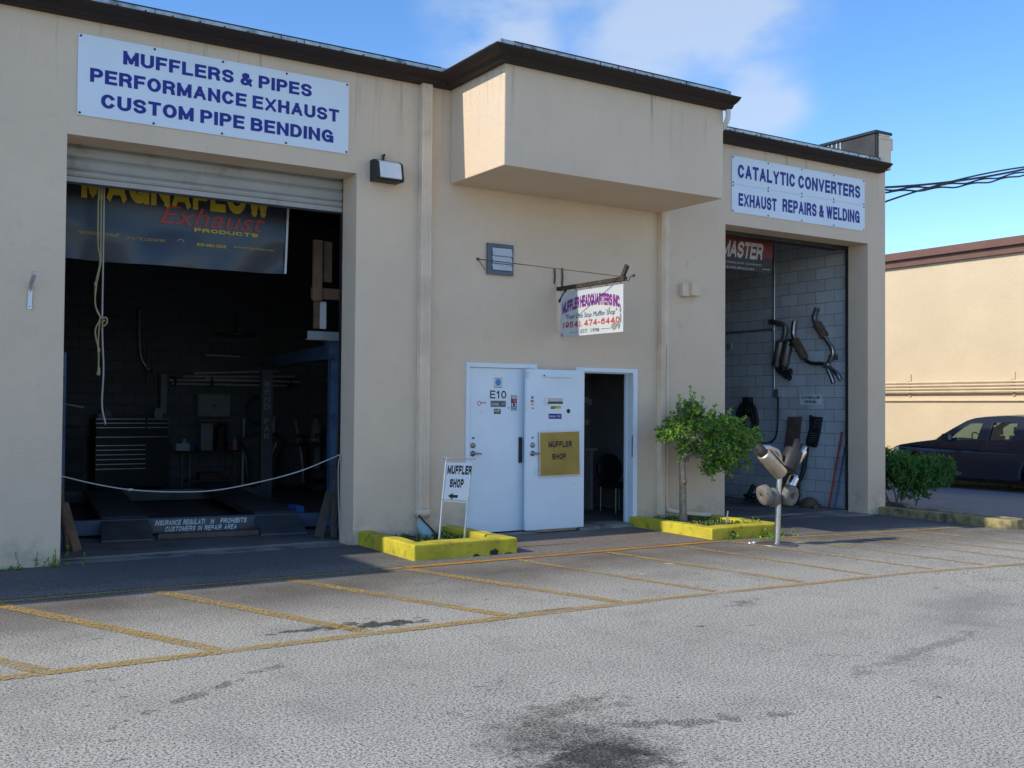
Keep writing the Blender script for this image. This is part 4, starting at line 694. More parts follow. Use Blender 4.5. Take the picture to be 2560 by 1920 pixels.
# ------------------------------------------------------------------ neighbour building
nb = thing('warehouse', (24.5, 0, 0), 'cream sunlit warehouse wall with brown roof trim beyond the parked pickup', 'building')
b = MB(); b.box(24.5, 44, -30, 40, -.4, 5.55); b.build('wall', m_nwall, nb)
b = MB(); b.box(24.40, 44.1, -30.1, 40.1, 5.551, 5.74); b.box(24.30, 44.2, -30.2, 40.2, 5.741, 5.94); b.build('roof_trim', m_nbrown, nb)
b = MB(); b.box(24.44, 24.499, -30, 40, 1.87, 1.90); b.build('ledge', m_ntrim, nb)
for z in (2.365, 2.282, 2.198, 2.115):
    b = MB(); b.tube([(24.40, -28, z), (24.40, 38, z)], .031, 10); b.build('pipe', m_ntrim, nb)
for k in range(8):
    y = 6.985-3.0*(k-2); b = MB(); b.box(24.46, 24.499, y-.03, y+.03, 2.0, 2.60); b.box(24.365, 24.46, y-.012, y+.012, 2.398, 2.41); b.box(24.365, 24.46, y-.012, y+.012, 2.07, 2.082); b.build('pipe_bracket', m_ntrim, nb)
b = MB(); b.prism([(23.0, -20), (23.15, -20), (23.15, 30), (23.0, 30)], lambda u, v, w_: (u, v, w_), -.4, gz(23)+.13); tag(b.build('kerb', m_kerbold, loc=(23, 0, -.2), bevel=.012), 'long pale kerb along the warehouse wall behind the pickup', 'kerb')
b = MB(); b.box(23.151, 24.5, -20, 30, -.4, gz(23)+.10); tag(b.build('verge', m_soil), None, None, kind='structure')
for c, r, n_, lab in (((23.9, 7.7, .30), (.4, .9, .40), 1500, 'yellow green hedge clump in the sun against the warehouse wall, nearest the pickup nose'), ((23.9, 10.2, .35), (.4, 1.2, .45), 900, 'yellow green hedge clump against the warehouse wall, farther back')):
    lf = MB(); clump(lf, c, r, n_, (.05, .09), (0, 1), (3, 1)); t = thing('hedge_bush', (c[0], c[1], -.1), lab, 'bush', 'hedge along the warehouse'); lf.build('foliage', [m_leafY, m_leafA], t, recalc=False)
    st = MB()
    for i in range(5): st.tube([(c[0]+random.uniform(-.2, .2), c[1]+random.uniform(-.5, .5), -.12), (c[0], c[1]+random.uniform(-.6, .6), .3)], .012, 5)
    st.build('stems', m_wooddk, t)
# overhead service cables
t = thing('service_cables', (14.6, .3, 5.3), 'bundle of twisted black service cables leaving the building corner', 'cables')
for i, (A, B, sag, r) in enumerate((((14.6, .30, 5.36), (20.5, .55, 6.66), .10, .020), ((14.6, .30, 5.32), (20.5, .56, 6.60), .10, .016), ((14.6, .28, 5.28), (20.5, .54, 6.56), .11, .016), ((14.6, .25, 5.08), (20.5, .58, 6.60), -.12, .016))):
    A, B = Vector(A), Vector(B); pts = []
    for k in range(41):
        u = k/40; p = A+(B-A)*u; p.z -= sag*4*u*(1-u); tw_ = .018*math.sin(u*34+i*2.1) if i in (1, 2) else 0; p.z += tw_; p.y += .02*math.cos(u*34+i*2.1) if i in (1, 2) else 0; pts.append(p)
    b = MB(); b.tube(pts, r, 7); b.build('cable', m_rubber, t)

# ------------------------------------------------------------------ muffler display stand
Y0 = -2.29
t = thing('muffler_display', (9.48, Y0, 0), 'steel post with used mufflers and rolls welded on, standing by the tree planter', 'muffler display')
z0 = gz(9.48)
b = MB(); b.lathe((9.48, Y0, z0+.002), (0, 0, 1), [(0, .24), (.012, .24), (.018, .235), (.022, .04), (.022, 0)], 36); b.build('base_plate', m_rawsteel, t)
b = MB(); b.tube(smoothpath([(9.48, Y0, z0+.02), (9.495, Y0, .35), (9.51, Y0, .70), (9.525, Y0, .95), (9.52, Y0, 1.04), (9.485, Y0, 1.10), (9.42, Y0, 1.13), (9.30, Y0, 1.165), (9.19, Y0, 1.165)], 5), .036, 14); b.build('post', m_steel, t)
def can(p, q, r, m=0, ends=.8, mb=None):
    p, q = Vector(p), Vector(q); L = (q-p).length; mb = mb or MB(); mb.lathe(p, q-p, [(0, 0), (0, r*ends), (.012, r*.97), (.02, r), (L*.5, r), (L-.02, r), (L-.012, r*.97), (L, r*ends), (L, 0)], 22, m); return mb
def openpipe(mb, p, q, r, m=0):
    p, q = Vector(p), Vector(q); L = (q-p).length; mb.lathe(p, q-p, [(0, r), (L, r), (L, r*.86), (L-.06, r*.84), (L-.061, 0)], 16, m); return mb
b = can((9.445, Y0-.10, .845), (9.14, Y0-.10, 1.10), .088); b.bar((9.40, Y0-.165, .98), (9.18, Y0-.165, 1.165), .03, .012); b.build('muffler', m_tan, t)['label'] = 'tan steel muffler on the left'
b = MB(); openpipe(b, (9.15, Y0-.10, 1.09), (9.06, Y0-.10, 1.165), .062); b.build('exhaust_tip', m_dark, t)
b = MB(); b.prism([(9.46, .93), (9.20, 1.15), (9.23, 1.17), (9.47, .97)], lambda u, v, w_: (u, w_, v), Y0-.07, Y0-.02); b.build('heat_plate', m_chrome, t)
b = can((9.62, Y0-.02, .885), (9.755, Y0-.02, 1.13), .112); openpipe(b, (9.70, Y0-.06, 1.09), (9.775, Y0-.06, 1.25), .042); openpipe(b, (9.77, Y0-.02, 1.06), (9.855, Y0-.02, 1.19), .042); b.build('muffler', m_dark, t)['label'] = 'dark twin outlet muffler'
b = can((9.845, Y0+.05, .985), (9.97, Y0+.05, 1.12), .072); openpipe(b, (9.96, Y0+.05, 1.11), (10.0, Y0+.05, 1.16), .045); openpipe(b, (9.86, Y0+.05, 1.0), (9.80, Y0+.05, .93), .02); b.build('chrome_resonator', m_chrome, t)
b = can((9.665, Y0+.02, .60), (9.80, Y0+.02, .795), .066); openpipe(b, (9.78, Y0+.02, .77), (9.81, Y0+.02, .815), .04); b.build('chrome_resonator', m_chrome, t)
def ringroll(c, d, R_, r_, w_):
    b = MB(); c = Vector(c); d = Vector(d).normalized(); b.lathe(c-d*w_/2, d, [(.01, r_), (0, r_+.008), (0, R_-.022), (.018, R_), (w_-.018, R_), (w_, R_-.022), (w_, r_+.008), (w_-.01, r_), (.01, r_)], 30); return b
b = ringroll((9.255, Y0-.02, .60), (-.93, .22, -.28), .122, .022, .11); b.tube([(9.31, Y0, .61), (9.20, Y0-.10, .625), (9.17, Y0-.13, .64)], .006, 6); b.build('hanger_roll', m_roll, t)['label'] = 'front roll of the left pair'
b = ringroll((9.40, Y0, .565), (-.93, .22, -.28), .112, .03, .12); b.build('hanger_roll', m_roll, t)
b = ringroll((9.645, Y0-.04, .585), (.06, -.98, -.12), .125, .036, .12); b.build('hanger_roll', m_roll, t)
b = MB(); b.tube([(9.49, Y0, .86), (9.56, Y0-.02, .87), (9.66, Y0-.02, .90)], .014, 8); b.tube([(9.50, Y0, .60), (9.66, Y0-.03, .59)], .016, 8); b.tube([(9.50, Y0, .58), (9.36, Y0, .57)], .016, 8); b.tube([(9.70, Y0, .9), (9.86, Y0+.05, 1.0)], .012, 8); b.tube([(9.51, Y0, .66), (9.68, Y0+.02, .63)], .012, 8); b.build('bracket', m_rust, t)
b = MB()
for q in ((9.22, -2.10, .012), (9.26, -2.13, .018), (9.30, -2.09, .010)): b.lathe((q[0], q[1], q[2]+z0), (.4, -.6, .5), [(-.02, 0), (-.015, .02), (.0, .028), (.02, .02), (.03, 0)], 8)
tag(b.build('crumpled_can', m_galv, loc=(9.26, -2.1, z0)), 'crumpled metal scrap on the asphalt beside the muffler display', 'litter')

# ------------------------------------------------------------------ left bay: four post lift
LA = R(8.0); ud = Vector((math.cos(LA), -math.sin(LA), 0)); vd = Vector((math.sin(LA), math.cos(LA), 0)); LO = Vector((2.555, 1.52, .026))
def Lp(u, v, z): p = LO+ud*u+vd*v; return (p.x, p.y, p.z+z)
def lbox(mb, u0, u1, v0, v1, z0, z1, m=0):
    return mb.add([Lp(u, v, z) for z in (z0, z1) for u, v in ((u0, v0), (u1, v0), (u1, v1), (u0, v1))], [(0, 3, 2, 1), (4, 5, 6, 7), (0, 1, 5, 4), (1, 2, 6, 5), (2, 3, 7, 6), (3, 0, 4, 7)], m)
t = thing('car_lift', tuple(LO), 'blue four post car lift with dark runways and ramps inside the left bay', 'car lift')
for (u, v, lab) in ((-.60, .42, None), (2.76, .42, None), (-.60, 4.95, None), (2.76, 4.95, 'dark rear post with vertical lettering')):
    b = MB(); lbox(b, u, u+.19, v, v+.02, 0, 2.2); lbox(b, u, u+.05, v+.02, v+.16, 0, 2.2); lbox(b, u+.14, u+.19, v+.02, v+.16, 0, 2.2); lbox(b, u-.08, u+.27, v-.08, v+.26, .0, .02)
    o = b.build('post', m_lift if v < 1 else m_ramp, t)
    if lab:
        o['label'] = lab; b = MB()
        for i, ch in enumerate('BEND PAK'):
            if ch != ' ': stroke_text(b, ch, .05, .14, 2.0-.125*i-.095, 2.0-.125*i, Lp(u, v-.004, 0), ud, V, 0, .2)
        p2 = b.build('lettering', m_pale, o, loc=tuple(LO)); p2.location = (0, 0, 0)
for v0, v1, tall in ((.46, .60, .21), (5.0, 5.14, .21)):
    b = MB(); lbox(b, -.31, 2.76, v0, v1, .035, tall); o = b.build('crossbeam', m_beam if v0 < 1 else m_ramp, t)
    if v0 < 1:
        b = MB(); lbox(b, .58, 1.80, v0-.012, v0-.001, .03, .20); o2 = b.build('warning_plate', m_ramp, o, loc=tuple(LO)); o2.location = (0, 0, 0)
        b = MB(); T = Lp(0, v0-.016, 0)
        for a in (('INSURANCE REGULATI', .61, 1.19, .122, .186), ('N', 1.265, 1.30, .122, .18), ('PROHIBITS', 1.38, 1.70, .122, .186), ('CUSTOMERS IN REPAIR AREA', .725, 1.58, .042, .106)): stroke_text(b, *a, T, ud, V, 0, .2, .2, None, .2, .75)
        o3 = b.build('lettering', m_white, o, loc=tuple(LO)); o3.location = (0, 0, 0)
for u0 in (0, 1.82):
    b = MB(); lbox(b, u0, u0+.53, .56, 5.0, .215, .235); lbox(b, u0, u0+.03, .56, 5.0, .14, .2145); lbox(b, u0+.50, u0+.53, .56, 5.0, .14, .2145); b.build('runway', m_ramp, t)
    b = MB(); b.add([Lp(u, v, z) for u, v, z in ((u0-.02, -.02, .004), (u0+.55, -.02, .004), (u0+.53, .55, .215), (u0, .55, .215), (u0-.02, -.02, .022), (u0+.55, -.02, .022), (u0+.53, .55, .234), (u0, .55, .234))], [(0, 3, 2, 1), (4, 5, 6, 7), (0, 1, 5, 4), (1, 2, 6, 5), (2, 3, 7, 6), (3, 0, 4, 7)]); b.build('ramp', m_ramp, t)
b = MB(); lbox(b, 2.78, 2.93, .40, 5.1, 2.22, 2.40); lbox(b, 2.72, 2.98, .38, .62, 2.20, 2.44); b.build('top_beam', m_lift, t)
b = MB(); lbox(b, .60, 1.78, .02, .20, .004, .07); tag(b.build('timber_block', m_wooddk, loc=Lp(1.2, .1, 0), bevel=.01), 'dark flat timber lying between the two lift ramps', 'timber')

# ------------------------------------------------------------------ left bay: hanging things
t = thing('magnaflow_banner'.replace('magnaflow', 'exhaust'), (3.0, 1.0, 3.2), 'dark vinyl exhaust parts banner with big yellow headline behind the raised shutter', 'banner')
def wav(x, z): s_ = max(0, 3.62-z)/.42; return .028*math.sin(x*3.1+1.0)*s_+.022*math.sin(x*7.0-z*5)*s_+.003*math.sin(x*2.2+z*9)+.02*s_*math.sin((x-3.2)*(x-3.2)*2.5-z*6)
def wsurf(mb, me_pts, faces, m, off): mb.add([(x, 1.0+wav(x, z)-off, z+.02*math.sin((x-1.5)*1.05)*-1*(1 if z < 3.3 else 0)) for x, z in me_pts], faces, m, True)
nx, nz = 90, 36; X0, X1, Z0, Z1 = 1.55, 4.515, 3.222, 4.62
b = MB(); wsurf(b, [(X0+(X1-X0)*i/nx-.02*(1-j/nz)*(i/nx), Z0+(Z1-Z0)*j/nz) for j in range(nz+1) for i in range(nx+1)], [(j*(nx+1)+i, j*(nx+1)+i+1, (j+1)*(nx+1)+i+1, (j+1)*(nx+1)+i) for j in range(nz) for i in range(nx)], 0, 0); bn = b.build('vinyl_sheet', m_banner, t)
b = MB(); b.bar((4.50, .985, 3.222), (4.545, .985, 4.6), .025, .012, 0, (0, 1, 0)); b.build('edge_strip', m_pvc, t)
def btext(s_, x0, x1, z0, z1, bold, shear, mtl, name, warp=None):
    b = MB()
    if bold: stroke_text(b, s_, x0, x1, z0, z1, (0, 0, 0), U, V, 0, bold, .10)
    else: b.text(s_, x0, x1, z0, z1, (0, 0, 0), U, V, 0, 0, shear, warp)
    b.v = [(x, 1.0+wav(x, z)-.012+y, z) for x, y, z in b.v]; return b.build(name, mtl, t, recalc=False)
m_by = mat('banner_yellow', (.50, .36, .02), .45); m_br = mat('banner_red', (.40, .035, .03), .45)
btext('MAGNAFLOW', 2.16, 4.30, 3.885, 4.20, .30, .0, m_by, 'headline'); btext('Exhaust', 3.0, 4.24, 3.69, 3.90, 0, .35, m_br, 'script_lettering'); btext('PRODUCTS', 3.397, 4.156, 3.628, 3.672, .26, .0, m_by, 'lettering')
btext('PERFORMANCE EXHAUST', 2.135, 2.565, 3.482, 3.518, 0, 0, m_by, 'lettering'); btext('CATALYTIC CONVERTERS', 2.631, 3.063, 3.468, 3.503, 0, 0, m_by, 'lettering'); btext('800-990-0905', 3.425, 3.773, 3.463, 3.500, .2, 0, m_by, 'lettering'); btext('www.magnaflow.com', 3.859, 4.365, 3.470, 3.510, 0, 0, m_by, 'lettering')
b = MB(); b.lathe((3.242, .985, 3.483), (0, -1, 0), [(0, .044), (.002, .044), (.002, .036), (0, .036)], 22, 0); b.lathe((3.242, .985, 3.478), (0, -1, 0), [(0, .016), (.002, .016), (.002, 0)], 12, 0); b.build('round_emblem', m_pale, t)
b = MB(); YR = .7
b.tube(smoothpath([(2.285, YR, 4.05), (2.284, YR, 3.39), (2.312, YR, 3.16), (2.269, YR, 2.91), (2.272, YR, 2.68), (2.322, YR, 2.55), (2.276, YR, 2.43), (2.282, YR, 2.33), (2.309, YR, 2.21), (2.312, YR, 2.0), (2.300, YR, 1.95), (2.318, YR, 1.935), (2.325, YR, 1.97), (2.318, YR, 2.02)]), .009, 6)
b.tube(smoothpath([(2.314, YR, 4.05), (2.316, YR+.01, 3.4), (2.318, YR, 3.16), (2.276, YR-.01, 2.90), (2.268, YR, 2.7), (2.322, YR, 2.56), (2.385, YR, 2.555), (2.392, YR, 2.50), (2.357, YR, 2.462), (2.345, YR, 2.50), (2.372, YR-.01, 2.53)]), .009, 6); b.tube(smoothpath([(2.322, YR, 2.555), (2.312, YR, 2.43), (2.306, YR, 2.3), (2.309, YR, 2.21)]), .008, 6)
b.lathe((2.270, YR, 2.91), (0, 0, 1), [(-.03, 0), (-.02, .016), (.0, .02), (.02, .016), (.03, 0)], 8); b.lathe((2.312, YR, 2.20), (0, 0, 1), [(-.03, 0), (-.02, .014), (.0, .018), (.02, .014), (.03, 0)], 8)
tag(b.build('pull_rope', m_ropey, loc=(2.3, YR, 4.0)), 'knotted yellow pull rope hanging in the left bay', 'rope')
b = MB(); b.tube(smoothpath([(2.350, YR+.05, 4.05), (2.352, YR+.05, 3.2), (2.354, YR+.05, 2.45), (2.374, YR+.05, 2.0), (2.365, YR+.05, 1.61), (2.405, YR+.05, 1.40)]), .010, 6); tag(b.build('hanging_line', m_ropew, loc=(2.36, YR+.05, 4.0)), 'single grey cord hanging behind the yellow rope', 'cord')
b = MB(); b.tube(smoothpath([(1.86, .35, .90), (1.926, .35, .872), (2.258, .35, .78), (2.586, .35, .715), (3.0, .35, .677), (3.471, .35, .675), (3.963, .35, .747), (4.478, .35, .864), (4.979, .35, 1.048)]), .007, 6); b.tube(smoothpath([(4.975, .35, 1.048), (4.94, .33, .9), (4.95, .34, .52), (4.965, .33, .14)]), .006, 6); b.lathe((2.586, .35, .715), (1, 0, .1), [(-.03, 0), (-.02, .014), (.02, .014), (.03, 0)], 8)
tag(b.build('barrier_rope', m_ropew, loc=(3.4, .35, .68)), 'pale rope slung low across the left bay opening', 'rope')
# props along the jambs
b = MB(); b.bar((5.21, .95, .028), (5.30, 1.02, 1.40), .16, .04, 0, (0, 1, 0)); b.bar((4.86, .72, .03), (5.10, .95, .55), .10, .05, 0, (0, 1, 0)); b.bar((5.04, .62, .03), (5.14, .80, .70), .12, .04, 0, (0, 1, 0)); tag(b.build('scrap_timber', m_wooddk, loc=(5.1, .9, .03)), 'dark scrap planks propped inside the right jamb of the left bay', 'timber')
b = MB(); b.tube([(2.075, .95, .05), (1.985, .95, .72)], .035, 12); tag(b.build('steel_pipe', m_rust, loc=(2.07, .95, .03)), 'rusty pipe leaning inside the left jamb of the left bay', 'pipe')
b = MB(); b.bar((2.17, .92, .03), (2.03, .95, .55), .09, .03, 0, (0, 1, 0)); tag(b.build('short_plank', m_wood, loc=(2.17, .92, .03)), 'brown board leaning beside the rusty pipe at the left jamb', 'plank')
t = thing('carton', (5.44, 3.0, .03), 'small bright blue carton on the workshop floor near the right lift post', 'box')
b = MB(); b.box(5.31, 5.43, 2.95, 3.1, .03, .22); b.build('side_panel', m_bluebox, t); b = MB(); b.prism([(5.432, .03), (5.56, .05), (5.545, .19), (5.432, .215)], lambda u, v, w_: (u, w_, v), 2.95, 3.1); b.build('front_panel', mat('light_blue_carton', (.10, .25, .65), .5), t)
b = MB(); b.box(5.35, 5.41, 2.948, 2.9499, .10, .14); b.build('print', m_pale, t)
t = thing('timber_stand', (5.2, 1.3, 2.6), 'rough timber stand with a pale steel angle high inside the left bay at right', 'timber stand')
b = MB(); b.box(4.98, 5.10, 1.28, 1.32, 2.95, 3.72); b.box(5.14, 5.25, 1.33, 1.37, 3.2, 3.72); b.box(4.98, 5.5, 1.321, 1.36, 2.98, 3.12); b.box(5.02, 5.09, 1.33, 1.37, 2.6, 2.949); b.build('timber', m_wood, t)
b = MB(); b.box(4.90, 5.5, 1.24, 1.26, 2.45, 2.56); b.box(4.90, 5.5, 1.26, 1.33, 2.45, 2.462); b.build('steel_angle', m_pale, t); b = MB(); b.box(5.095, 5.18, 1.33, 1.36, 2.6, 2.945); b.build('pale_board', m_paper, t)
# back of the left bay
t = thing('tool_chest', (4.44, 8.5, .03), 'tall black tool chest with rows of silver drawer pulls in the left bay', 'tool chest')
b = MB(); b.box(3.80, 5.09, 8.5, 9.1, .12, 1.02); b.box(3.82, 5.07, 8.55, 9.1, 1.021, 1.372); b.build('cabinet', m_black, t, bevel=.008)
b = MB()
for x in (3.95, 4.94):
    for y in (8.6, 9.0): b.lathe((x, y-.02, .075), (0, 1, 0), [(0, .05), (.04, .05), (.04, 0)], 14)
b.build('caster', m_rubber, t)
for x0, x1, zs_ in ((3.81, 4.66, (1.355, 1.28, 1.20)), (4.70, 5.08, (1.355, 1.28, 1.20)), (3.81, 5.08, (1.03,)), (3.81, 4.66, (.88, .80, .715, .63, .545, .46))):
    for z in zs_: b = MB(); yy = 8.5 if z < 1.03 else 8.55; b.box(x0, x1, yy-.022, yy-.001, z-.006, z+.006); b.build('drawer_pull', m_galv, t)
b = MB(); b.box(4.84, 4.99, 8.6, 8.75, 1.374, 1.52); b.box(4.86, 4.95, 8.63, 8.72, 1.5205, 1.56); tag(b.build('spray_tin', m_pale, loc=(4.9, 8.67, 1.374), bevel=.006), 'small pale box on the right end of the black tool chest', 'box')
b = MB(); b.lathe((4.03, 8.72, 1.374), (0, 0, 1), [(0, .09), (.02, .11), (.10, .10), (.16, .05), (.20, 0)], 12); b.box(3.86, 3.96, 8.65, 8.8, 1.374, 1.45); tag(b.build('rag_bundle', mat('grey_blue_rag', (.28, .31, .38), .9), loc=(4.0, 8.7, 1.374)), 'crumpled pale rag on the left end of the tool chest', 'rag')
t = thing('wall_cabinet', (6.06, 9.2, 1.31), 'grey two door steel wall cabinet above the bench at the back', 'cabinet')
b = MB(); b.box(5.741, 6.373, 8.98, 9.298, 1.40, 1.826); b.build('case', m_pale, t); 
for x0, x1 in ((5.75, 6.052), (6.062, 6.365)): b = MB(); b.box(x0, x1, 8.96, 8.9795, 1.41, 1.816); b.build('door', m_pale, t, bevel=.004)
b = MB(); b.box(5.74, 6.373, 8.95, 9.298, 1.312, 1.33); b.build('shelf', m_pale, t); b = MB(); b.box(6.03, 6.045, 8.945, 8.9595, 1.58, 1.64); b.box(6.07, 6.085, 8.945, 8.9595, 1.58, 1.64); b.build('door_handle', m_dark, t)
t = thing('pipe_rack', (6.5, 9.1, 2.0), 'rack of long bright steel pipes on the back wall of the left bay', 'pipe rack')
b = MB()
for x in (5.3, 6.0, 7.0, 7.6): b.box(x, x+.04, 9.0, 9.298, 1.98, 2.16)
b.build('bracket', m_dark, t)
for z, y, x0, x1, dz in ((2.09, 9.08, 5.23, 7.50, .02), (2.02, 9.05, 5.26, 7.55, 0), (2.16, 9.1, 5.5, 7.72, .05), (2.23, 9.12, 5.7, 7.4, .08), (2.12, 9.02, 5.9, 7.8, -.02)): b = MB(); b.tube([(x0, y, z), (x1, y, z+dz)], .022, 8); b.build('pipe', m_tube, t)
b = MB(); b.tube([(5.9, 9.1, 2.59), (6.6, 9.1, 2.58)], .02, 8); tag(b.build('wall_bar', m_tube, loc=(6.2, 9.1, 2.58)), 'single bright steel bar high on the back wall', 'bar')
t = thing('workbench', (5.93, 8.8, .03), 'steel legged workbench under the wall cabinet', 'workbench')
b = MB(); b.box(5.35, 6.5, 8.6, 9.2, .72, .76); b.build('worktop', m_dark, t)
for x, y in ((5.49, 8.64), (6.35, 8.64), (5.49, 9.15), (6.35, 9.15)): b = MB(); b.box(x, x+.035, y, y+.035, .026, .7195); b.build('leg', m_rawsteel, t)
b = MB(); b.box(5.52, 6.35, 8.66, 9.1, .17, .19); b.build('lower_shelf', m_rawsteel, t)
b = MB(); b.box(5.72, 5.94, 8.66, 8.9, .762, 1.27); tag(b.build('tall_carton', m_pale, loc=(5.83, 8.8, .76)), 'tall pale carton on the workbench', 'box')
b = MB(); b.lathe((6.16, 8.85, .762), (0, 0, 1), [(0, .12), (.1, .13), (.3, .1), (.42, .13), (.5, .06), (.52, 0)], 14); tag(b.build('grinder', m_dark, loc=(6.16, 8.85, .76)), 'dark bench grinder shape on the workbench', 'grinder')
b = MB(); b.box(5.72, 6.18, 8.7, 8.95, .192, .33); tag(b.build('parts_bin', m_wooddk, loc=(5.95, 8.8, .19)), 'brown parts tray on the lower shelf of the workbench', 'tray')
b = MB(); b.lathe((6.9, 8.6, .026), (0, 0, 1), [(0, .30), (.3, .27), (.6, .30), (.8, .40), (.95, .42), (1.05, .22), (1.12, 0)], 16); tag(b.build('covered_machine', mat('grey_dust_sheet', (.13, .14, .145), .9, 0, .25, 3), loc=(6.9, 8.6, .03)), 'bulky machine under a grey dust sheet behind the rear lift post', 'machine')
b = MB(); b.box(3.05, 3.55, 8.6, 9.1, 1.0, 1.22); b.box(3.0, 3.6, 8.5, 9.2, .026, .999); tag(b.build('metal_crate', m_darkside, loc=(3.3, 8.8, .03)), 'low dim crate against the back wall left of the tool chest', 'crate')
b = MB(); b.tube(smoothpath([(4.66, 9.1, 3.4), (4.68, 9.08, 2.6), (4.80, 9.05, 2.30)]), .015, 6); b.lathe((4.80, 9.03, 2.33), (.2, -.6, -.7), [(0, .02), (.06, .06), (.10, .07), (.10, 0)], 12); tag(b.build('work_lamp', m_galv, loc=(4.8, 9.1, 2.3)), 'bright metal work lamp hanging over the tool chest', 'lamp')
t = thing('sander_stand', (8.0, 8.4, .03), 'dim pedestal grinder stand at the right rear of the left bay', 'machine')
b = MB(); b.lathe((7.75, 8.4, .026), (0, 0, 1), [(0, .2), (.03, .2), (.04, .05), (.75, .045), (.76, .14), (.80, .14), (.80, 0)], 14); b.build('pedestal', m_dark, t); b = MB(); b.lathe((7.55, 8.4, .95), (1, 0, 0), [(0, .13), (.05, .13), (.06, .08), (.36, .08), (.37, .13), (.42, .13), (.42, 0)], 16); b.build('motor', m_rawsteel, t)
def tyre(b, c, d, R_=.32, w_=.2): b.lathe(Vector(c)-Vector(d).normalized()*w_/2, d, [(.02, R_*.6), (0, R_*.68), (.01, R_*.93), (.05, R_), (w_-.05, R_), (w_-.01, R_*.93), (w_, R_*.68), (w_-.02, R_*.6), (.02, R_*.6)], 26)
for i, z in enumerate((.13, .345)): b = MB(); tyre(b, (7.5, 7.1, z), (0, .05*i, 1)); tag(b.build('tyre', m_rubber, loc=(7.5, 7.1, z)), ('upper' if i else 'lower')+' tyre of the small stack at the right rear of the left bay', 'tyre', 'stacked tyres')
for i, (x, h) in enumerate(((8.15, 1.35), (8.42, 1.15))):
    t = thing('gas_cylinder', (x, 9.0, .03), ('taller' if i == 0 else 'shorter')+' dim gas cylinder standing at the back wall', 'gas cylinder', 'gas cylinders'); b = MB(); b.lathe((x, 9.0, .027), (0, 0, 1), [(0, .10), (.02, .115), (h-.15, .115), (h-.05, .07), (h, .03)], 18); b.build('bottle', m_beam if i else m_pale, t); b = MB(); b.lathe((x, 9.0, h+.02), (0, 0, 1), [(0, .025), (.05, .025), (.06, .04), (.09, .04), (.09, 0)], 10); b.build('valve', m_brass, t)
b = MB()
for i in range(6): b.tube([wq for wq in [(7.0+.24*math.cos(a), 9.24-.012*i, 1.55+.26*math.sin(a)-.012*i) for a in [2*math.pi*k/26 for k in range(27)]]], .014, 6, 0, False)
tag(b.build('air_hose', m_beam, loc=(7.0, 9.24, 1.55)), 'coil of dim blue air hose on the back wall under the pipe rack', 'hose')
for i, (x, h, ln, r) in enumerate(((6.62, 1.35, .10, .025), (6.74, 1.15, -.06, .032), (7.22, 1.4, .12, .028), (7.34, 1.05, .05, .036), (7.9, 1.3, -.1, .026))):
    b = MB(); b.tube(smoothpath([(x, 8.95, .03), (x+ln*.4, 9.05, h*.5), (x+ln, 9.2, h)]), r, 8); tag(b.build('spare_pipe', m_tube if i % 2 == 0 else m_rawsteel, loc=(x, 8.95, .03)), ('first', 'second', 'third', 'fourth', 'fifth')[i]+' from left of the spare pipes leaning on the back wall', 'pipe', 'spare pipes at the back wall')
t = thing('floor_jack', (5.95, 6.6, .03), 'low dark red trolley jack on the floor by the rear lift post', 'jack'); b = MB(); b.box(5.75, 6.15, 6.5, 6.7, .07, .15); b.bar((5.8, 6.6, .13), (6.1, 6.6, .28), .12, .05); b.build('body', mat('dull_red_paint', (.22, .03, .03), .5), t); b = MB(); b.tube([(6.12, 6.6, .2), (6.5, 6.75, .95)], .018, 8); b.build('handle', m_tube, t)
for x in (5.78, 6.12): b = MB(); b.lathe((x, 6.47, .07), (0, 1, 0), [(0, .045), (.26, .045), (.26, 0)], 12); b.build('wheel', m_dark, t)
b = MB(); b.box(3.64, 3.95, 9.27, 9.298, 2.08, 2.42); tag(b.build('wall_poster', mat('dim_poster', (.16, .14, .15), .8), loc=(3.8, 9.28, 2.1)), 'dim poster high on the back wall left of the tool chest', 'poster')
b = MB(); b.bar((3.35, 9.2, 1.63), (3.72, 9.2, 1.56), .03, .03); tag(b.build('short_bar', m_tube, loc=(3.5, 9.2, 1.6)), 'short bright bar on the back wall above the crate', 'bar')
b = MB(); b.tube([(4.84, 9.2, 2.02), (4.86, 9.2, 2.75)], .016, 6); b.tube([(4.93, 9.2, 2.5), (5.0, 9.2, 1.95)], .014, 6); tag(b.build('hanging_rods', m_rawsteel, loc=(4.9, 9.2, 2.3)), 'pair of crossed steel rods hung above the tool chest', 'rods')
b = MB(); b.box(5.05, 5.16, 9.0, 9.298, 1.45, 2.2); tag(b.build('pale_offcut', m_pale, loc=(5.1, 9.1, 1.45)), 'narrow pale board standing right of the tool chest', 'board')
for i, (x, h, r, m_) in enumerate(((5.42, .22, .05, m_tube), (5.56, .15, .06, m_bluebox), (6.38, .26, .045, m_pale), (6.30, .12, .05, m_redp))):
    b = MB(); b.lathe((x, 8.7, .762), (0, 0, 1), [(0, r), (h*.7, r), (h*.8, r*.5), (h, r*.5), (h, 0)], 12); tag(b.build('spray_can', m_, loc=(x, 8.7, .762)), ('bright steel', 'blue', 'tall pale', 'short red')[i]+' can standing on the workbench', 'can')
b = MB(); b.box(5.25, 5.5, 8.62, 8.9, .762, .90); tag(b.build('parts_carton', m_paper, loc=(5.37, 8.75, .762)), 'white open carton on the left end of the workbench', 'box')
b = MB(); b.lathe((5.3, 5.4, 3.05), (0, 0, -1), [(0, .02), (.25, .03), (.27, .30), (.32, .33), (.34, 0)], 22); tag(b.build('ceiling_fan', m_dark, loc=(5.3, 5.4, 3.0)), 'dark round fan hanging from the ceiling of the left bay', 'fan')
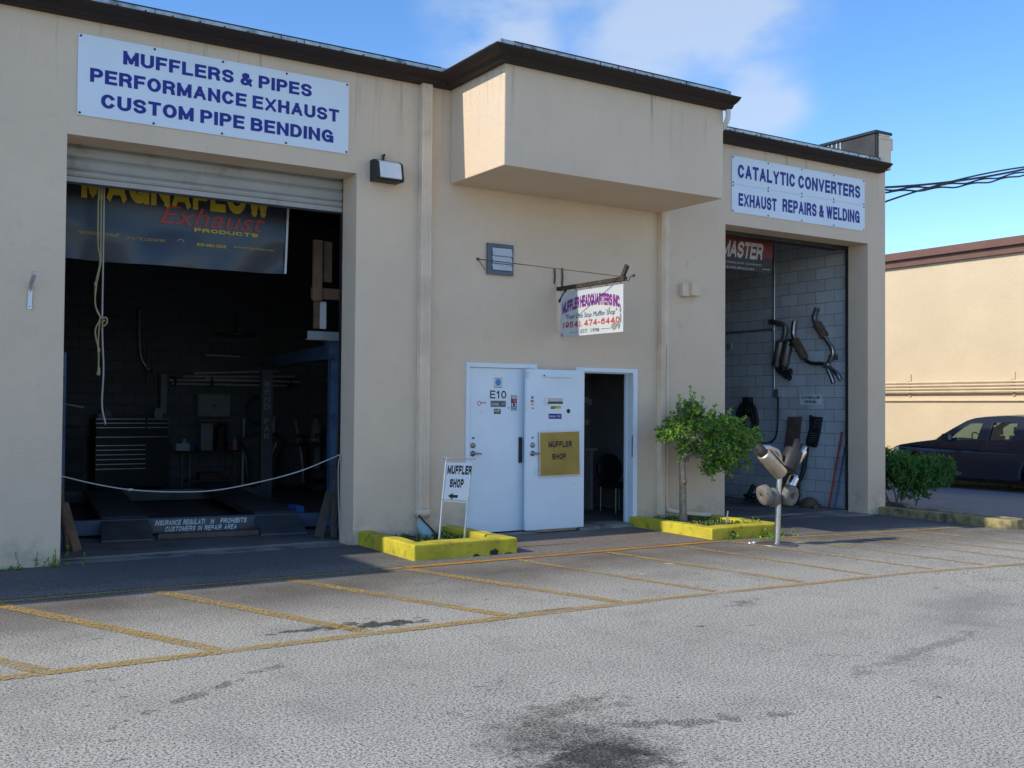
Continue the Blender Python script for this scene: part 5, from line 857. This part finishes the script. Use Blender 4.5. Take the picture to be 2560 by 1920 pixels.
t = thing('shelf_unit', (8.2, 7.9, .03), 'dim steel shelf unit full of boxes at the right rear of the left bay', 'shelf'); b = MB()
for x in (8.55, 9.5):
    for y in (8.5, 9.1): b.box(x, x+.04, y, y+.04, .026, 2.0)
for z in (.3, .85, 1.4, 1.96): b.box(8.55, 9.54, 8.5, 9.14, z, z+.02)
b.build('rack', m_rawsteel, t)
rr = random.Random(11)
for i, z in enumerate((.321, .871, 1.421)):
    for k in range(3): x = 8.62+.29*k; hh = rr.uniform(.2, .42); b = MB(); b.box(x, x+.24, 8.55, 9.0, z, z+hh); tag(b.build('stored_box', rr.choice((m_pale, m_wooddk, m_bluebox, m_dark)), loc=(x, 8.55, z)), 'box '+('at left', 'in the middle', 'at right')[k]+' on the '+('bottom', 'middle', 'top')[i]+' shelf of the dim shelf unit', 'box', 'boxes on the shelf unit')
# ------------------------------------------------------------------ right bay
SX = 14.15
t = thing('red_banner', (12.1, .8, 3.8), 'red and black banner reading MASTER hung behind the lintel of the right bay', 'banner')
b = MB(); b.box(10.95, 12.66, .80, .808, 4.05, 4.42); b.build('red_sheet', mat('deep_red_vinyl', (.14, .01, .016), .5, 0, .2, 4), t); b = MB(); b.box(10.95, 12.64, .80, .808, 3.818, 4.0495); b.build('black_sheet', K, t)
m_bw = mat('banner_white', (.45, .45, .45), .5); b = MB(); stroke_text(b, 'FLOWMASTER', 10.90, 12.41, 4.012, 4.276, (0, .797, 0), U, V, 0, .22, .06, None, .18); b.build('headline', m_bw, t)
b = MB(); b.text('AN EXHAUST TECHNOLOGY COMPANY', 11.0, 12.42, 3.916, 3.944, (0, .797, 0), U, V, 0, 0); b.text('FLOWMASTERMUFFLERS.COM', 11.0, 12.236, 3.832, 3.866, (0, .797, 0), U, V, 0, 0, .15); b.box(12.42, 12.60, .7965, .7995, 3.868, 3.876); b.build('lettering', m_bw, t)
def wp(y, z, o=.06): return (SX-o, y, z)
t = thing('exhaust_pipe', wp(1.0, 3.3), 'bright exhaust pipe with converter and forked end, right one hanging on the block wall', 'exhaust pipe', 'exhaust pipes on the block wall')
b = MB(); b.tube(smoothpath([wp(1.12, 3.36), wp(1.17, 3.28), wp(1.19, 3.18), wp(1.13, 3.08)]), .045, 10); b.build('inlet', m_rawsteel, t)
b = can(wp(1.14, 3.10), wp(.96, 2.86), .075); b.build('converter', m_rust, t)
b = MB(); b.tube(smoothpath([wp(.97, 2.87), wp(.90, 2.77), wp(.81, 2.66), wp(.79, 2.57), wp(.84, 2.47), wp(.90, 2.40), wp(.86, 2.33), wp(.70, 2.22), wp(.63, 2.12)]), .038, 10); b.tube(smoothpath([wp(.91, 2.40), wp(.89, 2.30), wp(.83, 2.18), wp(.78, 2.07)]), .036, 10); b.build('fork_pipe', m_steel, t)
b = MB(); b.bar(wp(.73, 2.51, .02), wp(.92, 2.50, .02), .09, .02, 0, (1, 0, 0)); b.build('flange', m_rawsteel, t)
t = thing('exhaust_pipe', wp(1.5, 3.2), 'bent exhaust pipe with converter, middle one hanging on the block wall', 'exhaust pipe', 'exhaust pipes on the block wall')
b = MB(); b.tube(smoothpath([wp(1.60, 3.17, .10), wp(1.62, 3.06, .10), wp(1.63, 2.94, .10), wp(1.58, 2.82, .10)]), .045, 10); b.build('inlet', m_steel, t); b = can(wp(1.60, 2.84, .10), wp(1.37, 2.51, .10), .072); b.build('converter', m_rust, t)
b = MB(); b.tube(smoothpath([wp(1.39, 2.53, .10), wp(1.30, 2.45, .10), wp(1.18, 2.41, .11), wp(.98, 2.40, .12), wp(.92, 2.36, .13)]), .038, 10); b.build('outlet', m_steel, t); b = MB(); b.bar(wp(1.75, 2.80, .10), wp(1.52, 2.80, .10), .12, .03, 0, (1, 0, 0)); b.build('flange', m_dark, t)
t = thing('twin_muffler', wp(1.95, 2.8), 'dark twin can muffler with tail pipes, left one hanging on the block wall', 'muffler')
b = MB(); b.tube(smoothpath([wp(2.22, 3.20), wp(2.02, 3.16), wp(1.88, 3.11), wp(1.85, 3.0), wp(1.90, 2.84)]), .045, 10); b.build('inlet', m_rawsteel, t)
for dy in (0, .19): b = can(wp(1.95-dy, 2.84), wp(2.07-dy, 2.38), .082); b.build('can', m_rawsteel, t)
b = MB(); b.tube(smoothpath([wp(2.04, 2.38), wp(1.97, 2.30), wp(1.80, 2.28), wp(1.72, 2.30)]), .05, 10); b.tube(smoothpath([wp(1.90, 2.38), wp(1.86, 2.24), wp(1.74, 2.17)]), .05, 10); b.build('tail_pipe', m_dark, t)
b = MB(); b.tube([wp(2.14, 5.3, .03), wp(2.14, 1.84, .03)], .018, 8); b.tube([wp(2.14, 3.06, .05), wp(6.0, 3.06, .05)], .018, 8); b.box(SX-.09, SX-.002, 1.99, 2.09, 1.84, 1.98); tag(b.build('air_line', m_galv, loc=wp(2.14, 1.9, .03)), 'grey air pipe running down the block wall', 'pipe')
t = thing('hose_reel', wp(2.75, 1.45), 'coil of dark hose hung on the block wall behind the little tree', 'hose')
b = MB()
for i in range(20):
    ry, rz, cy, cz = .15+.014*(i % 8), .22+.022*(i % 9), 2.72+.014*(i % 5), 1.46-.018*(i % 12); b.tube([wp(cy+ry*math.cos(a), cz+rz*math.sin(a), .05+.022*(i % 4)+.006*math.sin(a*2+i)) for a in [2*math.pi*k/28 for k in range(29)]], .018, 7, 0, False)
b.tube(smoothpath([wp(2.5, 1.35), wp(2.52, 1.1), wp(2.42, 1.02), wp(2.25, 1.01), wp(2.08, 1.12), wp(2.03, 1.40), wp(2.03, 1.84, .05)]), .016, 7); b.build('hose', m_rubber, t); b = MB(); b.box(SX-.14, SX-.003, 2.68, 2.82, 1.72, 1.84); b.build('hanger', m_dark, t)
t = thing('notice', wp(1.32, 1.79, .01), 'small white notice NO CUSTOMERS ALLOWED on the block wall', 'notice')
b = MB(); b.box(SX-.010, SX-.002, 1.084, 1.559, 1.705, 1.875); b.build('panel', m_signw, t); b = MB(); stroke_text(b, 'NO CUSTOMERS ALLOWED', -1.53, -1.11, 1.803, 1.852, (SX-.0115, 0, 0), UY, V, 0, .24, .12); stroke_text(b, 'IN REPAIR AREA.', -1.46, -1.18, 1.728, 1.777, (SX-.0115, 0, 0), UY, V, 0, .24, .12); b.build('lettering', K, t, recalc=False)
b = MB(); b.prism([(1.93, -.03), (1.62, -.03), (1.50, 1.494), (1.81, 1.49)], lambda u, v, w_: (SX-.16+.08*v+w_, u, v), 0, .03); tag(b.build('plank', m_wooddk, loc=wp(1.8, 0, .1)), 'brown plank leaning on the block wall', 'plank')
t = thing('heat_shield', wp(1.2, 1.25), 'dark ribbed heat shield hanging on the block wall', 'heat shield')
b = MB(); b.prism([(1.30, 1.53), (1.25, 1.50), (1.04, 1.49), (1.06, 1.40), (1.10, 1.20), (1.17, .97), (1.36, 1.0), (1.38, 1.08), (1.30, 1.30)], lambda u, v, w_: (w_, u, v), SX-.07, SX-.004); b.build('shell', m_dark, t, bevel=.012)
b = MB()
for k in range(12):
    if k in (5, 6): continue
    z = 1.07+.034*k; yc = 1.24-.16*(z-1.07)/.4; b.bar((SX-.075, yc+.07, z), (SX-.075, yc-.07, z+.006), .016, .010, 0, (1, 0, 0))
b.build('rib', m_rawsteel, t)
b = MB(); b.tube([(14.0, .80, -.028), (14.09, .60, 1.25)], .016, 8); tag(b.build('pole', m_redp, loc=(14.0, .8, -.03)), 'red pole leaning in the corner beside the shutter track', 'pole', 'poles by the shutter track')
b = MB(); b.tube([(14.03, .70, -.028), (14.11, .56, 1.0)], .014, 8); tag(b.build('pole', m_bluep, loc=(14.03, .7, -.03)), 'blue pole leaning beside the red one', 'pole', 'poles by the shutter track')
b = MB(); b.lathe((13.75, 1.0, .0), (.2, .9, .2), [(-.16, 0), (-.14, .10), (-.05, .15), (.06, .14), (.14, .09), (.16, 0)], 12); b.lathe((13.7, .8, -.01), (.9, .3, 0), [(-.12, 0), (-.1, .05), (.1, .05), (.12, 0)], 10); tag(b.build('old_rag_heap', m_rust, loc=(13.75, .95, -.03)), 'brown heap of rags and parts on the floor by the block wall', 'heap')
t = thing('old_manifold', (13.9, 1.5, -.03), 'black ribbed exhaust manifold with upright pipe on the floor by the wall', 'exhaust part')
b = MB(); b.tube(smoothpath([(13.9, 1.55, .05), (13.92, 1.58, .30), (14.0, 1.42, .42), (14.05, 1.36, .75), (14.07, 1.34, .98)]), .04, 10); b.build('pipe', m_dark, t)
b = MB()
for k in range(5): b.lathe((13.9, 1.50-.0*k, .10+.05*k), (0, 0, 1), [(0, .10), (.01, .13), (.03, .13), (.04, .10)], 14)
b.lathe((13.9, 1.5, .0), (0, 0, 1), [(-.03, .12), (.28, .09), (.28, 0)], 12); b.build('body', m_dark, t)
def pile(name, c, n_, label, spread, hh, mtl):
    rr = random.Random(name+str(c[0])); b = MB()
    for _ in range(n_):
        p = Vector((c[0]+rr.uniform(-1, 1)*spread[0], c[1]+rr.uniform(-1, 1)*spread[1], c[2]+rr.uniform(.03, hh))); d = Vector((rr.gauss(0, 1), rr.gauss(0, 1), rr.gauss(0, .25))).normalized()*rr.uniform(.1, .35); b.tube([p-d, p+d*.2+Vector((0, 0, .03)), p+d], rr.choice((.02, .03, .045)), 8)
    return tag(b.build(name, mtl, loc=tuple(c)), label, 'scrap')
pile('scrap_pile', (13.5, 1.9, -.03), 14, 'dark pile of pipe offcuts on the floor in the right bay', (.45, .5), .12, m_dark)
t = thing('parts_bench', (12.9, 3.6, -.03), 'dark cluttered bench deep inside the right bay behind the tree', 'bench')
b = MB(); b.box(12.2, 14.0, 3.2, 4.2, .55, .60); b.build('top', m_dark, t)
for x, y in ((12.25, 3.25), (13.9, 3.25), (12.25, 4.1), (13.9, 4.1)): b = MB(); b.box(x, x+.06, y, y+.06, -.03, .5495); b.build('leg', m_rawsteel, t)
b = MB(); b.box(12.3, 13.9, 3.4, 4.1, -.03, .4); tag(b.build('drum_box', m_black, loc=(13, 3.7, -.03)), 'black chest stowed under the cluttered bench', 'chest')
for i, (p, q, r) in enumerate((((12.9, 3.0, -.0), (13.3, 3.1, .95), .035), ((13.2, 2.8, .0), (13.55, 2.95, 1.1), .03), ((12.5, 3.05, .0), (12.7, 3.15, .8), .04))):
    b = MB(); mid = (Vector(p)+Vector(q))/2+Vector((.08, 0, .05)); b.tube(smoothpath([p, mid, q]), r, 10); tag(b.build('tail_pipe', m_rawsteel, loc=p), ('tallest' if i == 1 else 'thickest' if i == 2 else 'middle')+' bent tail pipe leaning on the cluttered bench', 'exhaust pipe', 'tail pipes against the bench')
b = MB(); b.box(SX-.05, SX-.002, 3.22, 3.32, 2.74, 2.86); tag(b.build('socket_box', m_pale, loc=wp(3.27, 2.8)), 'small pale socket box on the block wall', 'socket')
# ------------------------------------------------------------------ office behind the open door
t = thing('office_chair', (9.95, 1.5, .05), 'black round backed chair inside the dark office doorway', 'chair')
b = MB(); b.lathe((9.95, 1.62, .68), (0, -1, .1), [(0, 0), (.0, .20), (.02, .235), (.05, .235), (.07, .2), (.07, 0)], 24); b.build('backrest', m_black, t); b = MB(); b.box(9.73, 10.15, 1.15, 1.58, .42, .48); b.build('seat', m_black, t, bevel=.02)
for x, y in ((9.76, 1.18), (10.12, 1.18), (9.76, 1.55), (10.12, 1.55)): b = MB(); b.tube([(x, y, .05), (x, y, .42)], .012, 8); b.build('leg', m_steel, t)
t = thing('office_desk', (9.3, 2.0, .05), 'dim pale desk against the office back wall', 'desk'); b = MB(); b.box(8.6, 9.85, 1.75, 2.39, .96, 1.0); b.build('desktop', m_pale, t); b = MB(); b.box(8.65, 8.70, 1.8, 2.35, .05, .9595); b.box(9.75, 9.80, 1.8, 2.35, .05, .9595); b.box(8.70, 9.75, 2.3, 2.34, .05, .9595); b.build('frame', m_pale, t)
rr = random.Random(3)
for k in range(16):
    big = k == 0; x = 9.98 if big else 9.55+rr.random()*.6; z = 1.5 if big else 1.25+rr.random()*.95; w2, h2 = (.17, .28) if big else (rr.uniform(.06, .12), rr.uniform(.08, .14)); y = 2.398-.002*k; b = MB(); b.box(x, x+w2, y-.0015, y, z, z+h2)
    tag(b.build('pinned_paper', m_paper if k % 3 else m_pale, loc=(x, y, z)), 'large white sheet pinned on the office wall' if big else 'small paper pinned on the dim office wall', 'paper', None if big else 'papers pinned on the office wall')
b = MB(); b.box(9.95, 10.19, 1.0, 1.14, .36, .38); b.box(10.0, 10.15, 1.02, 1.12, .05, .3595); tag(b.build('paper_stack', m_paper, loc=(10.05, 1.07, .05)), 'white board and papers stacked low beside the office chair', 'papers')
b = MB(); b.box(5.98, 10.2, .391, 2.4, .02, .046); b.build('office_floor', m_floor, shop)
# ------------------------------------------------------------------ pickup
TX, TG = 21.5, -.175
tr_ = thing('pickup_truck', (22.4, 2.7, TG), 'dark navy crew cab pickup parked in the alley by the warehouse wall', 'pickup')
XL, XR = TX, TX+1.80
def arch(yc, zc, r, n_=12, a0=190, a1=-10): return [(yc-r*math.cos(R(a)), zc+r*math.sin(R(a))) for a in [a0+(a1-a0)*i/n_ for i in range(n_+1)]]
FW, RW = (4.66, .20), (1.52, .20)
prof = [(5.30, .20), (5.38, .28), (5.39, .48), (5.34, .54), (5.32, .66), (5.22, .75), (5.05, .80), (4.60, .875), (4.14, .935), (2.0, .985), (.2, 1.0), (.12, .95), (.12, .30)]
low = [(.12, .25), (1.04, .18)]+[(yc, zc) for yc, zc in [(RW[0]-.47*math.cos(R(a)), RW[1]+.47*math.sin(R(a))) for a in range(0, 181, 15)]]+[(2.0, .10), (4.18, .10)]+[(FW[0]-.47*math.cos(R(a)), FW[1]+.47*math.sin(R(a))) for a in range(0, 181, 15)]+[(5.14, .18)]
def tumble(z): return .0 if z < .55 else (z-.55)*.06
body = MB()
side = prof+low
for X, sg in ((XL, 1), (XR, -1)):
    plate(side, [], lambda u, v, w_, X=X, sg=sg: (X+sg*(w_+tumble(v)+(.10*max(0, (u-4.9)/.5)**2)), u, v), .05, 0, body)
for i in range(len(prof)-1):
    (y0, za), (y1, zb) = prof[i], prof[i+1]
    if i == 8: continue
    f = lambda y, z: tumble(z)+.10*max(0, (y-4.9)/.5)**2
    cr1 = [(XL+f(y0, za)+.003+(XR-XL-2*f(y0, za)-.006)*k/6, y0, za+(.045*math.sin(math.pi*k/6) if 4 <= i <= 7 else 0)) for k in range(7)]; cr2 = [(XL+f(y1, zb)+.003+(XR-XL-2*f(y1, zb)-.006)*k/6, y1, zb+(.045*math.sin(math.pi*k/6) if 4 <= i+1 <= 8 else 0)) for k in range(7)]
    if i == 9: continue
    body.add(cr1+cr2, [(k, k+1, 8+k, 7+k) for k in range(6)], 0, True)
body.build('body', m_navy, tr_, recalc=True)
cab = MB(); TB = .30
def cx(z): return tumble(z) if z < .985 else tumble(.985)+(z-.985)*TB
outer = [(4.16, .93), (3.98, 1.04), (3.62, 1.255), (3.36, 1.40), (3.18, 1.455), (2.9, 1.49), (2.4, 1.515), (2.06, 1.51), (1.98, 1.46), (1.92, 1.0), (1.92, .93)]
win1 = [(3.74, .985), (3.68, .895), (3.06, .905), (2.95, 1.345), (3.10, 1.352), (3.28, 1.335), (3.48, 1.22)]; win2 = [(2.80, .905), (2.72, 1.365), (2.18, 1.385), (2.13, 1.34), (2.14, 1.10), (2.26, .935), (2.33, .905)]
for X, sg in ((XL, 1), (XR, -1)):
    plate([(u, v if v > .94 else .88) for u, v in outer], [win1, win2], lambda u, v, w_, X=X, sg=sg: (X+sg*(w_+cx(v)-.001), u, v), .05, 0, cab)
def cross(P, Q, m_, mb, inset=.01, crown=.03, k_=8, m=0):
    a = [(XL+cx(P[1])+inset+(XR-XL-2*cx(P[1])-2*inset)*k/k_, P[0], P[1]+crown*math.sin(math.pi*k/k_)) for k in range(k_+1)]; c_ = [(XL+cx(Q[1])+inset+(XR-XL-2*cx(Q[1])-2*inset)*k/k_, Q[0], Q[1]+crown*math.sin(math.pi*k/k_)) for k in range(k_+1)]
    mb.add(a+c_, [(k, k+1, k_+2+k, k_+1+k) for k in range(k_)], m, True)
for P, Q in ((outer[3], outer[4]), (outer[4], outer[5]), (outer[5], outer[6]), (outer[6], outer[7]), (outer[7], outer[8])): cross(P, Q, 0, cab)
cab.build('cab', m_navy, tr_)
g = MB()
for P, Q in ((outer[0], outer[1]), (outer[1], outer[2]), (outer[2], outer[3])): cross(P, Q, 0, g)
g.build('windscreen', m_glass, tr_); g = MB(); cross(outer[8], outer[9], 0, g); g.build('rear_window', m_glass, tr_)
for X, sg in ((XL, 1), (XR, -1)):
    for wq in (win1, win2):
        g = MB(); g.add([(X+sg*(cx(v)+.025), u, v) for u, v in wq], [tuple(range(len(wq)))]); g.build('side_window', m_glass, tr_)
m_nsheen = mat('navy_reflection_tone', (.035, .055, .10), .2, .3, .0, coat=.6)  # lighter navy: a reflection painted onto window outlines and wheel flares
for X, sg in ((XL, 1), (XR, -1)):
    for wq in (win1, win2):
        b = MB(); k = len(wq)
        for i in range(k): p, q = wq[i], wq[(i+1) % k]; b.bar((X+sg*(cx(p[1])-.004), p[0], p[1]), (X+sg*(cx(q[1])-.004), q[0], q[1]), .022, .012, 0, (1, 0, 0))
        b.build('window_edge_sheen', m_nsheen, tr_)
b = MB(); b.box(XL+.08, XR-.08, 1.95, 4.1, .30, .42); b.box(XL+.08, XR-.08, 3.72, 4.12, .42, .91); b.build('interior', m_seat, tr_, bevel=.02)
for x in (XL+.25, XR-.75):
    for y, rec in ((2.95, .0), (2.15, .05)):
        b = MB(); b.box(x, x+.5, y-.05, y+.45, .42, .60); b.prism([(y-.12, .55), (y+.04, .55), (y-.04, 1.06), (y-.14, 1.06)], lambda u, v, w_: (w_, u, v), x, x+.5); b.prism([(y-.17, 1.085), (y-.06, 1.085), (y-.07, 1.26), (y-.16, 1.26)], lambda u, v, w_: (w_, u, v), x+.12, x+.38); b.box(x+.2, x+.3, y-.13, y-.10, 1.05, 1.09); b.build('seat', m_seat, tr_, bevel=.02)
b = MB(); c_ = Vector((XL+.48, 3.33, .96)); ax_ = Vector((0, -.9, .42)).normalized(); a_ = Vector((1, 0, 0)); b2 = ax_.cross(a_)
b.tube([c_+(a_*math.cos(q)+b2*math.sin(q))*.18 for q in [2*math.pi*k/24 for k in range(25)]], .016, 7, 0, False); b.tube([c_-a_*.17, c_+a_*.17], .018, 6); b.tube([c_, c_-ax_*.25+Vector((0, .15, -.1))], .025, 6); b.build('steering_wheel', m_black, tr_)
b = MB(); b.box(XL+.75, XL+1.0, 3.18, 3.21, 1.29, 1.35); b.build('rear_view_mirror', m_black, tr_)
for X, sg in ((XL, 1), (XR, -1)):
    b = MB(); b.box(*(sorted((X-sg*.17, X+sg*.02))), 3.66, 3.80, .93, 1.09); b.box(*(sorted((X-sg*.16, X-sg*.03))), 3.650, 3.6595, .95, 1.07, 1); b.build('door_mirror', [m_black, m_chrome], tr_, bevel=.008)
    for y, z in ((3.10, .76), (2.23, .785)): b = MB(); b.box(*(sorted((X-sg*.012, X+sg*.03))), y-.10, y+.10, z-.018, z+.018); b.build('door_handle', m_black, tr_, bevel=.006)
    b = MB(); b.prism([(5.30, .57), (5.335, .64), (5.24, .735), (5.12, .74), (5.14, .60)], lambda u, v, w_, X=X, sg=sg: (X+sg*(w_+tumble(v)+.10*max(0, (u-4.9)/.5)**2), u, v), -.008, .3); b.build('headlight', m_amber, tr_)
    b = MB(); fl = [(FW[0]-r_*math.cos(R(a)), FW[1]+r_*math.sin(R(a))) for r_ in (.47, .53) for a in range(-5, 186, 10)]; k = 20
    b.add([(X-sg*.018+sg*tumble(v), u, v) for u, v in fl], [(i, i+1, k+i+1, k+i) for i in range(k-1)], 0, True); fl2 = [(RW[0]-r_*math.cos(R(a)), RW[1]+r_*math.sin(R(a))) for r_ in (.47, .53) for a in range(-5, 186, 10)]; b.add([(X-sg*.018+sg*tumble(v), u, v) for u, v in fl2], [(i, i+1, k+i+1, k+i) for i in range(k-1)], 0, True); b.build('wheel_flare', m_nsheen, tr_)
    b = MB()
    for y in (4.02, 2.88, 1.99): b.bar((X-sg*.002+sg*tumble(.5), y, .16), (X-sg*.002+sg*tumble(.92), y-.02, .90), .006, .008, 0, (1, 0, 0))
    b.build('door_seam', m_black, tr_)
    for (yc, zc) in (FW, RW):
        b = MB(); b.lathe((X+sg*.04, yc, TG+.365), (sg, 0, 0), [(0, .22), (.0, .33), (.03, .362), (.20, .362), (.23, .33), (.23, .2)], 28); wh = b.build('wheel', m_rubber, tr_); b = MB(); b.lathe((X+sg*.05, yc, TG+.365), (sg, 0, 0), [(0, .05), (-.005, .06), (.03, .14), (.0, .21), (.02, .225), (.2, .2)], 24); b.build('rim', m_galv, wh, loc=tuple(tr_.location)).location = (0, 0, 0)
b = MB(); b.box(XL+.3, XR-.3, .4, 5.0, .0, .14); b.build('underbody', m_black, tr_)
b = MB(); b.box(XL+.12, XR-.12, .2, 1.85, .55, .6); b.build('bed_floor', m_black, tr_)
